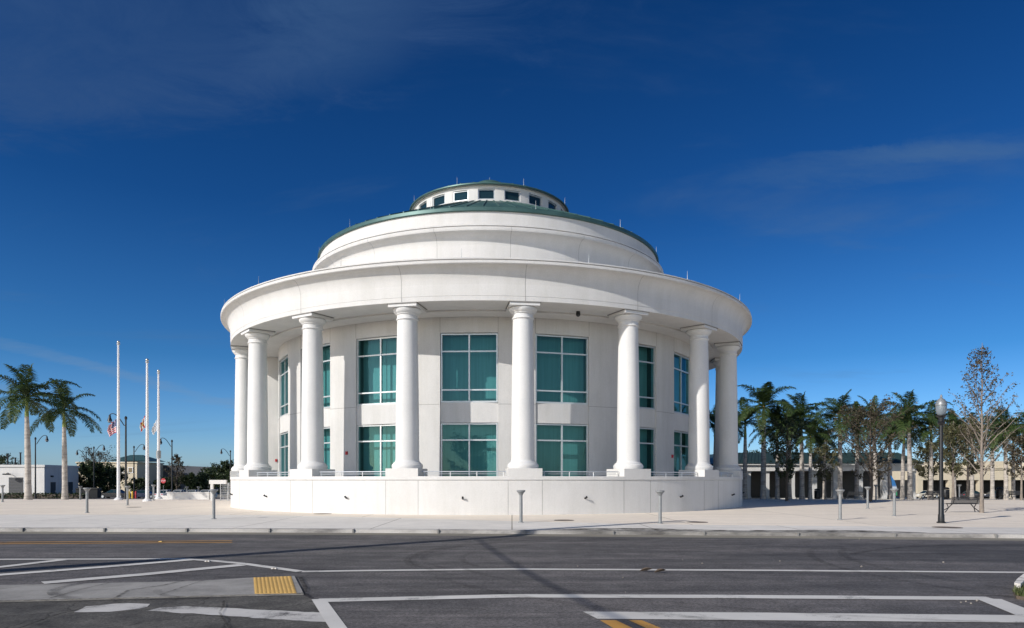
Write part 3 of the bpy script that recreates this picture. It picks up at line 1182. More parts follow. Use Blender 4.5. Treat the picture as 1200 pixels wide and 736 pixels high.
def ribs(r0, z0, r1, z1, n, h=.045, w=.05):
    m = MB()
    for i in range(n):
        a = 2 * pi * i / n
        ca, sa = sin(a), -cos(a)
        tx, ty = -sa * w / 2, ca * w / 2
        m.add([(r0 * ca - tx, r0 * sa - ty, z0 - .02), (r0 * ca + tx, r0 * sa + ty, z0 - .02), (r0 * ca + tx, r0 * sa + ty, z0 + h), (r0 * ca - tx, r0 * sa - ty, z0 + h),
               (r1 * ca - tx, r1 * sa - ty, z1 - .02), (r1 * ca + tx, r1 * sa + ty, z1 - .02), (r1 * ca + tx, r1 * sa + ty, z1 + h), (r1 * ca - tx, r1 * sa - ty, z1 + h)],
              [(3, 2, 1, 0), (4, 5, 6, 7), (0, 1, 5, 4), (1, 2, 6, 5), (2, 3, 7, 6), (3, 0, 4, 7)])
    return m


ribs(11.25, 15.985, 5.15, 18.72, 80, .05, .06).build('roof_seam', M['roof'], roof, smooth=False)

# lantern
mb = MB()
NL = 20
HL = 5.7
for i in range(NL):
    a = -0.3 + 360 / NL * i
    mb.polar(4.9, 5.2, a + HL, a + 360 / NL - HL, 18.4, 19.70, 4)
    mb.polar(4.9, 5.2, a - HL, a + HL, 19.42, 19.70, 6)
    mb.polar(4.9, 5.2, a - HL, a + HL, 18.4, 18.79, 6)
lan = mb.build('lantern', M['white'], rot)
for i in range(NL):
    a = -0.3 + 360 / NL * i
    f = MB()
    d, w, z0, z1 = 5.2 * cos(R_(HL)) - .10, 2 * 5.14 * sin(R_(HL)), 18.79, 19.42
    f.box((-w / 2 + .03, 0, (z0 + z1) / 2), (.06, .1, z1 - z0))
    f.box((w / 2 - .03, 0, (z0 + z1) / 2), (.06, .1, z1 - z0))
    f.box((0, 0, z0 + .03), (w - .121, .1, .06))
    f.box((0, 0, z1 - .03), (w - .121, .1, .06))
    o = f.build('lantern_window', M['frame'], rot, smooth=False)
    o.matrix_local = Matrix.Rotation(R_(a), 4, 'Z') @ Matrix.Translation((0, -d, 0))
    g = MB()
    g.add([(-w / 2 + .03, .01, z0 + .03), (w / 2 - .03, .01, z0 + .03), (w / 2 - .03, .01, z1 - .03), (-w / 2 + .03, .01, z1 - .03)], [(0, 1, 2, 3)])
    g.build('pane', M['dark_glass'], o, smooth=False)
mb = MB()
mb.lathe([(5.0, 19.66), (5.36, 19.65)], 96)
mb.build('lantern_soffit', M['white'], rot)
mb = MB()
mb.lathe([(5.34, 19.63), (5.45, 19.635), (5.46, 19.645), (5.46, 19.71), (5.43, 19.74), (1.05, 21.48), (1.05, 21.54)], 128)
lr = mb.build('lantern_roof', M['roof'], rot)
ribs(5.30, 19.79, 1.08, 21.48, 40, .035, .045).build('roof_seam', M['roof'], lr, smooth=False)
mb = MB()
mb.lathe([(1.12, 21.46), (1.15, 21.52), (1.12, 21.57)] + [(1.10 * cos(R_(t)), 21.57 + .42 * sin(R_(t))) for t in range(0, 91, 10)], 48)
mb.build('cupola', M['roof'], rot)
# lightning rods along the roof edges
rods = [(16.95, 11.47, cols[j] + DA / 2 + o_, .42) for j in range(0, 10) for o_ in (0,)]
rods += [(11.3, 15.95, -100 + 28.6 * j, .45) for j in range(0, 8)] + [(5.36, 19.75, -110 + 45 * j, .45) for j in range(0, 6)] + [(0.0, 21.97, 0, .4)]
for r, z, a, h in rods:
    mb = MB()
    x, y = r * sin(R_(a)), -r * cos(R_(a))
    mb.tube([(x, y, z - .03), (x, y, z + .06), (x, y, z + h)], [.03, .010, .006], 6)
    mb.build('lightning_rod', M['grey_metal'], rot)

# end wall where the open colonnade stops, left, and the hall behind it
mb = MB()
mb.polar(13.5, RP + .002, -116, -80.2, 1.3, 9.70, 24)
mb.build('end_wall', M['white'], rot)
mb = MB()
mb.box((0, 24, 4.7), (31.0, 34, 9.4))
mb.box((0, 24, 9.85), (32.4, 35.4, .9))
mb.box((0, 24, 11.0), (33.2, 36.2, .7))
mb.build('rear_hall', M['white'], rot, smooth=False)

# handrail behind the plinth cap, one length for each bay
for j in range(9):
    a0, a1 = cols[j] + 2.95, cols[j + 1] - 2.95
    mb = MB()
    k = 10
    for zz, rr_ in ((1.965, .028), (1.86, .014)):
        mb.tube([(16.12 * sin(R_(a0 + (a1 - a0) * i / k)), -16.12 * cos(R_(a0 + (a1 - a0) * i / k)), zz) for i in range(k + 1)], rr_, 6)
    for i in range(4):
        aa = R_(a0 + .4 + (a1 - a0 - .8) * i / 3)
        mb.tube([(16.12 * sin(aa), -16.12 * cos(aa), 1.74), (16.12 * sin(aa), -16.12 * cos(aa), 1.965)], .022, 6)
    mb.build('handrail', M['alum'], rot)

# little spotlights on the plinth, alarms on the piers, camera under the soffit
for j in range(9):
    a = cols[j] + DA / 2
    mb = MB()
    mb.tube([(0, .02, 0), (0, -.07, 0)], .055, 10)
    mb.tube([(0, -.06, -.01), (.015, -.13, .03), (.03, -.20, .08)], [.03, .05, .065], 10)
    o = mb.build('spotlight', M['black_metal'], rot)
    o.matrix_local = Matrix.Rotation(R_(a), 4, 'Z') @ Matrix.Translation((0, -RP, .74)) @ Matrix.Scale(.78, 4)


def ray_cyl(px, py, r):
    dx, dy = (px - 600) / FPX, 1.0
    A_, B_, C_ = dx * dx + 1, -2 * (dx * CX + CY), CX * CX + CY * CY - r * r
    t_ = (-B_ - math.sqrt(B_ * B_ - 4 * A_ * C_)) / (2 * A_)
    x, y = dx * t_ - CX, t_ - CY
    return math.degrees(math.atan2(x, -y)), hz(py, t_)


for px, py in ((406.5, 531), (787.5, 534.7)):
    a, z = ray_cyl(px, py, RW)
    mb = MB()
    mb.box((0, -.03, 0), (.13, .06, .17))
    mb.tube([(0, -.055, .02), (0, -.085, .02)], .04, 10)
    o = mb.build('fire_alarm', M['red'], rot)
    o.matrix_local = Matrix.Rotation(R_(a), 4, 'Z') @ Matrix.Translation((0, -RW, z))
mb = MB()
mb.box((0, -.03, 0), (.13, .06, .17))
mb.tube([(0, -.055, .02), (0, -.085, .02)], .04, 10)
o = mb.build('fire_alarm', M['red'], rot)
o.matrix_local = Matrix.Rotation(R_(-80.2), 4, 'Z') @ Matrix.Translation((.0, -14.05, 2.85)) @ Matrix.Rotation(R_(90), 4, 'Z')
a, z = ray_cyl(677.5, 364.5, 15.2)
mb = MB()
mb.tube([(0, -15.2, 9.70), (0, -15.2, 9.58)], [.09, .105], 16)
mb.lathe([(.105, 9.58), (.112, 9.55), (.10, 9.48), (.05, 9.43), (0, 9.42)], 16, center=(0, -15.2))
o = mb.build('security_camera', M['black_metal'], rot)
o.rotation_euler = (0, 0, R_(a))


# ================================================================ PALMS
def rvec(s_=1.0):
    return Vector((random.gauss(0, s_), random.gauss(0, s_), random.gauss(0, s_)))


def palm(seed, H, frond=3.25, nf=16, dry=False, wind=(0.0, 0.0)):
    random.seed(seed)
    root = thing('palm_tree', '', 'palm tree')
    ts = H * .615
    tr = MB()
    pts, rad = [], []
    bx, by = random.uniform(-.15, .15), random.uniform(-.15, .15)
    for i in range(15):
        u = i / 14
        pts.append((bx * u * u, by * u * u, ts * u - .05))
        rad.append((.24 - .065 * min(1, u * 5) + .02 * sin(u * pi) - .05 * u ** 2.5) * (H / 9.5) ** .5 * (1.12 if i == 0 else 1.0))
    tr.tube(pts, rad, 14)
    tr.build('trunk', M['palm_trunk'], root, angle=60)
    top = Vector(pts[-1])
    cs_ = MB()
    hc = H * .145
    cs_.tube([top - Vector((0, 0, .03)), top + Vector((0, 0, hc * .15)), top + Vector((0, 0, hc * .6)), top + Vector((0, 0, hc * 1.1))], [rad[-1] * 1.0, rad[-1] * 1.02, rad[-1] * .70, rad[-1] * .35], 12)
    cs_.build('crownshaft', M['crownshaft_dry' if dry else 'crownshaft'], root, angle=60)
    hub = top + Vector((0, 0, hc))
    cr = MB()
    ga = 2.39996
    for k in range(nf):
        u = k / (nf - 1)
        az = k * ga + random.uniform(-.25, .25)
        el = R_(82 - 88 * u ** .85 + random.uniform(-7, 7))
        L = frond * random.uniform(.88, 1.1) * (.72 + .28 * min(1, u * 3))
        d = Vector((cos(az) * cos(el) + wind[0] * .25, sin(az) * cos(el) + wind[1] * .25, sin(el))).normalized()
        p = hub.copy() - Vector((0, 0, .12 * u))
        path = [p.copy()]
        dirs = [d.copy()]
        ns = 13
        for i in range(ns):
            d = (d + Vector((wind[0] * .05, wind[1] * .05, -.075 - .11 * (i / ns)))).normalized()
            p = p + d * L / ns
            path.append(p.copy())
            dirs.append(d.copy())
        cr.tube(path, [.035 * (1 - .85 * i / ns) + .004 for i in range(ns + 1)], 4, caps=False)
        nl = 74
        for i in range(nl):
            uu = .10 + .90 * (i + random.random()) / nl
            f = uu * ns
            i0 = min(int(f), ns - 1)
            q = path[i0].lerp(path[i0 + 1], f - i0)
            dd = dirs[min(i0 + 1, ns)]
            sd = dd.cross(Vector((0, 0, 1)))
            if sd.length < .05:
                sd = Vector((1, 0, 0))
            sd.normalize()
            up = sd.cross(dd)
            ll = (.56 * sin(pi * min(1, .20 + .74 * uu)) + .05) * (frond / 2.8) * random.uniform(.8, 1.15)
            for s_ in (-1, 1):
                tilt = random.uniform(-.18, .40)
                v = (sd * s_ * cos(tilt) + up * sin(tilt) + dd * random.uniform(.45, .75)).normalized()
                e1 = q + v * ll * .55
                v2 = (v + Vector((0, 0, -.75))).normalized()
                e2 = e1 + v2 * ll * .5
                wd = dd.cross(v).cross(v)
                wd = (dd - v * dd.dot(v)).normalized() * .023 * (frond / 2.8)
                cr.add([q - wd * .5, q + wd * .5, e1 + wd, e1 - wd, e2], [(0, 1, 2, 3), (3, 2, 4)])
    cr.build('crown', M['palm_leaf'], root, smooth=False, recalc=False)
    if dry:
        dv = MB()
        p = hub - Vector((0, 0, .2))
        d = Vector((.8, -.3, .15)).normalized()
        path = [p.copy()]
        for i in range(9):
            d = (d + Vector((0, 0, -.2))).normalized()
            p = p + d * .22
            path.append(p.copy())
        dv.tube(path, [.03 - .0025 * i for i in range(10)], 4)
        for i in range(60):
            q = path[random.randrange(1, 10)]
            e = q + Vector((random.gauss(0, .18), random.gauss(0, .18), -random.uniform(.2, .6)))
            dv.add([q, q + Vector((.04, .0, 0)), e + Vector((.02, .01, 0)), e], [(0, 1, 2, 3)])
        dv.build('dry_frond', M['dead_leaf'], root, smooth=False, recalc=False)
    root['top'] = max(v[2] for v in cr.v)
    return root


PALM = [palm(11, 9.0), palm(12, 9.0, 3.1, 16, True), palm(13, 9.0, 3.35, 17), palm(14, 9.0, 3.1, 14)]
PTOP = [p_['top'] for p_ in PALM]
for p_ in PALM:
    del p_['top']
used = set()


def place_palm(px, topy, Z, v, label, group, rz=None):
    x, y = at(px, Z)
    z0 = gz(Z)
    s_ = (hz(topy, Z) - z0) / PTOP[v]
    rz = rz if rz is not None else random.uniform(0, 6.28)
    if v not in used:
        used.add(v)
        o = PALM[v]
        o.location = (x, y, z0)
        o.rotation_euler = (0, 0, rz)
        o.scale = (s_,) * 3
        tag(o, label, group=group)
        return o
    return dup(PALM[v], (x, y, z0), rz, label, s_, group)


random.seed(5)
GR, GL = 'royal palms lining the plaza on the right', 'royal palms on the left of the plaza'
place_palm(33, 425, 57, 2, 'taller of the two palms on the left, in front of the white utility building', GL, 0.7)
place_palm(76, 446, 61, 3, 'shorter of the two palms on the left, beside the tallest flagpole', GL, 2.2)
for px, ty, Z, v, lab in (
        (873, 466, 68, 0, 'palm closest to the right edge of the rotunda, half behind the last column'),
        (894.5, 449, 67, 1, 'palm with an orange crownshaft and a dry brown hanging frond, second from the rotunda'),
        (911, 474, 68, 3, 'palm behind the dark leafy tree, third from the rotunda'),
        (940, 458, 66, 2, 'palm with a wide crown rising over the dark leafy tree'),
        (949.5, 493, 64, 1, 'short palm with an orange crownshaft right of the dark leafy tree'),
        (984.5, 456, 66, 0, 'palm with a yellow green shaft left of the round brown leaved tree'),
        (1026, 462, 66, 3, 'palm whose crown top shows above the round brown leaved tree'),
        (1057.5, 478, 59, 3, 'palm with a slender green shaft, left one of the close pair before the arcade end'),
        (1066.5, 456, 57, 2, 'palm with a narrow upright crown, right one of the close pair before the arcade end'),
        (1091, 472, 58, 0, 'palm just left of the black globe lamp post'),
        (1179, 474, 57, 2, 'palm just right of the tall sparse tree by the bench'),
        (1187.5, 488, 60, 0, 'palm with a lower crown near the right edge, behind its taller neighbour'),
        (1206, 470, 56, 3, 'palm at the right edge whose fronds reach into the view'),
        (966, 500, 70, 1, 'palm standing far back before the arcade, between two taller palms'),
        (925, 468, 73, 0, 'far palm behind the dark leafy tree, its crown between two nearer palms'),
        (1004, 470, 74, 2, 'far palm between the yellow shafted palm and the round brown leaved tree'),
        (1043, 474, 73, 0, 'far palm just right of the round brown leaved tree'),
        (1118, 480, 72, 2, 'far palm behind the olive tree right of the lamp post'),
        (1139, 484, 74, 3, 'far palm hidden behind the sparse tree and the olive trees'),
        (1163, 480, 71, 0, 'far palm between the sparse tree and the palm on its right'),
        (838, 470, 68, 0, 'palm seen through the gap between the last two columns')):
    place_palm(px, ty, Z, v, lab, GR)


# ================================================================ LEAFY TREES
def tree(seed, H, rc, base, lmat, bmat, nl=26, ntw=6, lpt=16, ls=.13, up=.55, shape='oval', spread=.22, label='', loc=(0, 0, 0), name='leafy_tree', group=None, tr_r=None):
    random.seed(seed)
    root = thing(name, label, 'tree', loc, 0, group)
    wd, lf = MB(), MB()
    tr_r = tr_r or H * .016
    pts = [Vector((0, 0, -.05))]
    for i in range(1, 9):
        pts.append(Vector((random.gauss(0, .03) * i * H / 60, random.gauss(0, .03) * i * H / 60, H * .96 * i / 8)))
    rad = [tr_r * (1.25 if i == 0 else 1 - .88 * i / 8) for i in range(9)]
    wd.tube(pts, rad, 8)

    def trunk_at(z):
        f = max(0, min(7.99, z / (H * .96) * 8))
        i = int(f)
        return pts[i].lerp(pts[i + 1], f - i), rad[i] + (rad[i + 1] - rad[i]) * (f - i)

    for k in range(nl):
        u = (k + random.random()) / nl
        z = H * (base + (1 - base) * u * .93)
        if shape == 'oval':
            r = rc * (math.sin(pi * (.10 + .86 * u)) ** .7)
        elif shape == 'cone':
            r = rc * (1 - u) ** .8 * (.55 + .45 * min(1, u * 4)) + .15
        else:
            r = rc * (.75 + .25 * u) * (1 - max(0, u - .7) * 2)
        r *= random.uniform(.75, 1.1)
        p0, r0 = trunk_at(z * (.86 if shape != 'cone' else .95))
        az = k * 2.4 + random.uniform(-.4, .4)
        d = Vector((cos(az), sin(az), up + random.uniform(-.1, .25))).normalized()
        L = r / max(.3, math.hypot(d.x, d.y))
        path = [p0.copy()]
        p = p0.copy()
        for i in range(5):
            d = (d + Vector((random.gauss(0, .12), random.gauss(0, .12), random.gauss(.03, .09)))).normalized()
            p = p + d * L / 5
            path.append(p.copy())
        br = min(r0 * .5, .012 + .010 * L)
        wd.tube(path, [br * (1 - .8 * i / 5) for i in range(6)], 5)
        for t_ in range(ntw):
            f = (.25 + .75 * (t_ + random.random()) / ntw) * 5
            i0 = min(4, int(f))
            q = path[i0].lerp(path[i0 + 1], f - i0)
            dd = (d + rvec(.75)).normalized()
            tl = random.uniform(.25, .55) * max(.5, r * .55)
            e = q + dd * tl
            wd.tube([q, q.lerp(e, .5) + rvec(.03), e], [br * .32, br * .22, br * .10], 4, caps=False)
            for _ in range(lpt):
                c = q.lerp(e, random.uniform(.3, 1.15)) + rvec(spread * max(.4, r * .35))
                a_ = rvec().normalized()
                b_ = a_.cross(rvec()).normalized()
                s_ = ls * random.uniform(.6, 1.35)
                lf.add([c - a_ * s_, c + b_ * s_ * .45, c + a_ * s_, c - b_ * s_ * .45], [(0, 1, 2, 3)])
    wd.build('trunk', M[bmat], root, angle=60)
    lf.build('crown', M[lmat], root, smooth=False, recalc=False)
    return root


def tl(px, Z):
    x, y = at(px, Z)
    return (x, y, gz(Z))


# the tall sparse tree by the bench
tree(21, 8.5, 1.75, .20, 'leaf_brown', 'bark_grey', 52, 8, 6, .060, 1.15, 'cone', .15, 'tall thin young tree with pale bare branches and few small leaves beside the bench', tl(1150.5, 33.6), tr_r=.085)
tree(22, 6.9, 1.8, .22, 'leaf_dark', 'bark_dark', 26, 7, 15, .10, .8, 'oval', .24, 'dark dense leafy tree in the shadow right of the rotunda', tl(922, 52))
tree(23, 7.6, 2.6, .20, 'leaf_brown', 'bark_dark', 36, 8, 12, .09, .9, 'oval', .22, 'round twiggy tree with brownish leaves behind the pair of bollard lights', tl(1020, 51))
tree(24, 6.4, 1.8, .28, 'leaf_olive', 'bark_grey', 26, 7, 15, .11, .8, 'oval', .24, 'olive leaved tree right behind the black globe lamp post', tl(1117, 54))
tree(25, 6.7, 2.0, .28, 'leaf_olive', 'bark_grey', 28, 7, 16, .11, .8, 'oval', .24, 'olive leaved tree behind the bench, partly covered by the sparse tree', tl(1134, 57))
tree(26, 5.2, 1.4, .3, 'leaf_olive', 'bark_grey', 20, 6, 12, .11, .8, 'oval', .24, 'small olive tree before the arcade, left of the brown leaved tree', tl(967, 60))
tree(27, 5.4, 1.6, .3, 'leaf_brown', 'bark_grey', 22, 6, 13, .11, .8, 'oval', .24, 'brownish tree cut by the right edge of the view', tl(1197, 54))
tree(28, 5.6, 1.6, .3, 'leaf_olive', 'bark_grey', 22, 6, 18, .11, .8, 'oval', .24, 'small olive tree left of the palm beside the lamp post', tl(1088, 64))
# left side, beyond the car park
tree(31, 6.3, 3.0, .05, 'leaf_dark', 'bark_dark', 26, 7, 30, .22, .5, 'oval', .24, 'broad dark bush under the bare round tree, left of the flagpoles', tl(106, 118), 'bush')
tree(32, 6.0, 3.2, .05, 'leaf_dark', 'bark_dark', 26, 7, 30, .22, .5, 'oval', .24, 'broad dark bush just left of the tallest flagpole', tl(128, 122), 'bush')
tree(33, 9.6, 3.2, .35, 'leaf_brown', 'bark_dark', 30, 7, 10, .13, .8, 'oval', .22, 'thin round bare looking tree above the bushes left of the flagpoles', tl(112, 130))
tree(34, 8.2, 2.2, .2, 'leaf_brown', 'bark_dark', 30, 6, 10, .14, 1.0, 'cone', .22, 'thin upright tree right of the shortest flagpole before the dark grey building', tl(207, 122))
tree(35, 3.9, 2.2, .05, 'leaf_dark', 'bark_dark', 26, 7, 26, .22, .5, 'oval', .24, 'low wide dark bush before the dark grey building, left of the thin upright tree', tl(196, 128), 'bush')
tree(36, 4.3, 3.2, .05, 'leaf_dark', 'bark_dark', 26, 7, 26, .22, .5, 'oval', .24, 'low wide dark bush at the right end of the dark grey building', tl(230, 126), 'bush')
tree(37, 4.0, 2.2, .05, 'leaf_dark', 'bark_dark', 20, 7, 18, .2, .5, 'oval', .24, 'loose bush before the cream building with the green roof', tl(163, 130), 'bush')
tree(38, 9.0, 4.2, .2, 'leaf_dark', 'bark_dark', 24, 7, 14, .22, .7, 'oval', .24, 'far tree behind the white utility building at the left edge', tl(-2, 150))
tree(39, 7.4, 3.5, .12, 'leaf_dark', 'bark_dark', 24, 7, 26, .25, .6, 'oval', .24, 'far dark tree close to the left edge of the rotunda', tl(268, 140))
tree(40, 6.2, 3.4, .12, 'leaf_dark', 'bark_dark', 24, 7, 26, .25, .6, 'oval', .24, 'far dark tree at the end of the dark grey building', tl(252, 160))
random.seed(77)
for i, (px, hh) in enumerate(((868, 10), (885, 9.5), (905, 10), (928, 9), (962, 9.5), (1000, 10), (1035, 9), (1100, 9.5), (1135, 9.2), (1165, 9.6), (1195, 9.4))):
    pass
ft = tree(41, 9.6, 4.4, .2, 'leaf_dark', 'bark_dark', 24, 7, 20, .25, .6, 'oval', .24, 'far tree above the arcade roof, nearest to the rotunda', tl(872, 150), 'leafy_tree', 'far trees above the arcade roof')
dup(ft, tl(893, 155), 2.0, 'far tree above the arcade roof, between the second and third palm', 1.0)
dup(ft, tl(962, 150), 4.0, 'far tree above the arcade roof, right of the short palm', .92)
dup(ft, tl(1004, 152), 1.0, 'far tree above the arcade roof, behind the round brown leaved tree', 1.0)


# trees on the far side of the road, behind the viewer: mirrored in the lower windows
for i, (x, y, lab) in enumerate(((-13, -46, 'left one of three trees behind the viewer, mirrored in the lower windows'), (3, -52, 'middle one of three trees behind the viewer, mirrored in the lower windows'), (22, -48, 'right one of three trees behind the viewer, mirrored in the lower windows'))):
    dup(ft, (x, y, -.3), i * 1.7, lab, .95, 'trees behind the viewer')


# hedge before the utility building
def hedge(loc, L, W, H_, label, seed):
    random.seed(seed)
    root = thing('hedge', label, 'hedge', loc)
    c, lf = MB(), MB()
    c.box((0, 0, H_ * .42), (L * .98, W * .7, H_ * .8))
    c.build('stems', M['bark_dark'], root, smooth=False)
    for i in range(int(L * 130)):
        p = Vector((random.uniform(-L / 2, L / 2), random.uniform(-W / 2, W / 2), random.uniform(0, H_) + random.gauss(0, .05)))
        a_ = rvec().normalized()
        b_ = a_.cross(rvec()).normalized()
        s_ = random.uniform(.08, .2)
        lf.add([p - a_ * s_, p + b_ * s_ * .6, p + a_ * s_, p - b_ * s_ * .6], [(0, 1, 2, 3)])
    lf.build('foliage', M['leaf_dark'], root, smooth=False, recalc=False)
    return root


x0, y0 = at(40, 100)
hedge((x0, y0, gz(100)), 14.5, 1.0, .75, 'low clipped hedge along the foot of the white utility building', 4)

# ================================================================ STREET FURNITURE
# bollard lights
bol = thing('bollard_light', '', 'bollard light')
mb = MB()
mb.lathe([(.11, 0), (.11, .02), (.075, .025), (.062, .04), (.060, 1.02), (.075, 1.03)], 20)
mb.build('post', M['bollard_metal'], bol)
mb = MB()
mb.lathe([(.065, 1.02), (.075, 1.04), (.11, 1.11), (.155, 1.145), (.165, 1.16), (.165, 1.195), (.15, 1.205), (0, 1.21)], 28)
mb.build('head', M['bollard_metal'], bol)
BG = 'short grey bollard lights on the plaza'
BL = [(250.5, 608.3, 'bollard light before the left end of the round plinth'),
      (610.5, 612.3, 'bollard light before the middle of the round plinth'),
      (773.5, 613.6, 'bollard light before the right part of the round plinth'),
      (102, 601, 'bollard light between the left palms and the flagpoles, nearest the kerb there'),
      (149.5, 592.2, 'bollard light between the tallest flagpole and the middle flagpole'),
      (180, 586.5, 'bollard light between the middle and the shortest flagpole'),
      (3, 588.3, 'bollard light at the left edge before the white utility building'),
      (94, 583.9, 'bollard light standing by the black bins right of the left palms'),
      (984.5, 609.2, 'bollard light nearest the road right of the rotunda shadow'),
      (1016.8, 596, 'bollard light standing in the rotunda shadow before the brown leaved tree'),
      (1048, 604.8, 'bollard light between the shadow and the black globe lamp post'),
      (1026.5, 586.5, 'small far bollard light just right of the brown leaved tree trunk'),
      (1124, 586.0, 'small far bollard light behind the bench, left of the sparse tree'),
      (219, 584.3, 'small far bollard light above the low white wall'),
      (232.5, 584.2, 'small far bollard light at the right of the low white wall')]
first = True
for px, py, lab in BL:
    Z = EYE * FPX / (py - HOR)
    if px in (219, 232.5):
        Z = 66.0
    if px == 94:
        Z = 62
    loc = (*at(px, Z), gz(Z))
    if first:
        bol.location = loc
        tag(bol, lab, group=BG)
        first = False
    else:
        dup(bol, loc, random.uniform(0, 6), lab, group=BG)

# black globe lamp post
x, y = gp(1103, 613.0)
lp = thing('lamp_post', 'black lamp post with a pale acorn globe standing on the right of the plaza', 'lamp post', (x, y, 0))
k = 1.0
hpost = (613 - 462) * y / FPX
mb = MB()
hb = hpost - .80
mb.lathe([(.15, 0), (.15, .04), (.11, .06), (.105, .30), (.09, .34), (.085, .9), (.062, .95), (.055, hb - .35), (.045, hb - .33)], 24)
for i in range(12):
    a = 2 * pi * i / 12
    mb.tube([(.060 * cos(a), .060 * sin(a), .95), (.053 * cos(a), .053 * sin(a), hb - .36)], .009, 5)
mb.build('post', M['black_metal'], lp)
mb = MB()
mb.lathe([(.06, hb - .35), (.11, hb - .30), (.13, hb - .25), (.09, hb - .2), (.10, hb - .06), (.17, hb), (.17, hb + .03), (.12, hb + .04)], 24)
mb.build('fitter', M['black_metal'], lp)
mb = MB()
mb.lathe([(.11, hb + .03), (.15, hb + .10), (.18, hb + .22), (.185, hb + .34), (.17, hb + .40)], 28)
mb.build('globe', M['globe'], lp)
mb = MB()
mb.lathe([(.195, hb + .385), (.20, hb + .41), (.17, hb + .50), (.12, hb + .60), (.05, hb + .65), (.035, hb + .68), (.045, hb + .71), (.03, hb + .76), (0, hb + .80)], 28)
mb.build('cap', M['grey_metal'], lp)


# tall street lamps with curved arms
def street_lamp(px, Z, H_, d, label, both=False):
    root = thing('street_lamp', label, 'street lamp', (*at(px, Z), gz(Z)), 0, 'tall dark street lamps around the car park')
    m = MB()
    m.tube([(0, 0, 0), (0, 0, .6), (0, 0, .62), (0, 0, H_ * .93)], [.17, .15, .11, .075], 10)
    m.tube([(0, 0, H_ * .93), (0, 0, H_ * .955), (0, 0, H_ * .97)], [.13, .13, .02], 10)
    m.build('pole', M['black_metal'], root)
    for s_ in ((d, -d) if both else (d,)):
        a = MB()
        R0 = 1.55
        arm = [(0, 0, H_ * .86)]
        for i in range(9):
            t_ = i / 8
            arm.append((s_ * R0 * (.12 + .88 * t_), 0, H_ * .86 + (H_ * .14) * sin(t_ * pi * .60) * .98))
        arm.append((s_ * R0 * 1.04, 0, arm[-1][2] - .10))
        a.tube(arm, .042, 6)
        a.build('arm', M['black_metal'], root)
        ex, ez = arm[-1][0], arm[-1][2]
        hd = MB()
        hd.lathe([(.03, ez + .05), (.09, ez), (.12, ez - .25), (.21, ez - .48), (.23, ez - .55), (.20, ez - .56)], 14, center=(ex, 0))
        hdo = hd.build('lamp_head', M['black_metal'], root)
        gb = MB()
        gb.lathe([(.19, ez - .555), (.19, ez - .66), (.12, ez - .76), (0, ez - .78)], 14, center=(ex, 0))
        gb.build('lens', M['globe'], hdo)


street_lamp(147.5, 70, 8.6, -1, 'street lamp with its arm to the left between the tallest and middle flagpoles')
street_lamp(41.5, 98, 8.9, 1, 'street lamp rising behind the white utility building, arm over the roof')
street_lamp(110, 112, 8.6, 1, 'street lamp in front of the bare round tree, arm to the right')
street_lamp(101, 124, 8.6, -1, 'small far street lamp with arm to the left, just left of the bare round tree')
street_lamp(157, 112, 8.7, 1, 'street lamp with arm to the right before the cream building')
street_lamp(201.5, 100, 8.7, -1, 'street lamp with arm to the left right of the shortest flagpole')
street_lamp(270, 124, 8.8, -1, 'far street lamp half hidden by the rotunda, arm to the left')
for px, ty in ((9, 533), (18, 537), (24, 531)):
    x, y = at(px, 125)
    o = MB()
    h_ = hz(ty, 125) - gz(125)
    o.tube([(0, 0, 0), (0, 0, h_)], [.16, .12], 8)
    o.tube([(0, 0, h_ - .02), (0, 0, h_ + .12)], [.2, .2], 8)
    ob = o.build('post', M['black_metal'])
    ob.location = (x, y, gz(125))
    tag(ob, {9: 'dark post behind the white utility building, leftmost of three', 18: 'dark post behind the white utility building, shortest of three', 24: 'dark post behind the white utility building beside the tall palm trunk'}[px], 'post', 'dark posts behind the utility building')


# flagpoles and flags at half mast
def flagpole(px, py, ty, label):
    Z = EYE * FPX / (py - HOR)
    x, y = at(px, Z)
    H_ = hz(ty, Z)
    root = thing('flagpole', label, 'flagpole', (x, y, 0), 0, 'white flagpoles on the left of the plaza')
    m = MB()
    m.tube([(0, 0, 0), (0, 0, H_ * .45), (0, 0, H_ - .25)], [.125, .11, .06], 16)
    m.build('pole', M['pole_white'], root)
    m = MB()
    m.lathe([(.32, 0), (.32, .05), (.27, .12), (.20, .16), (.18, .20)], 20)
    m.build('base_collar', M['pole_white'], root)
    m = MB()
    m.lathe([(.10, H_ - .26), (.13, H_ - .24), (.13, H_ - .20), (.04, H_ - .18), (.04, H_ - .12)] + [(.11 * cos(R_(t_)), H_ - .06 + .11 * sin(R_(t_))) for t_ in range(-60, 91, 15)], 14)
    m.build('finial', plain('finial_metal', (0.55, 0.52, 0.47), 0.35, 0.7), root)
    m = MB()
    m.tube([(-.02, -.20, 1.0), (-.02, -.14, H_ - .25)], .008, 4)
    m.build('halyard', M['white_plain'], root)
    return x, y, H_, Z


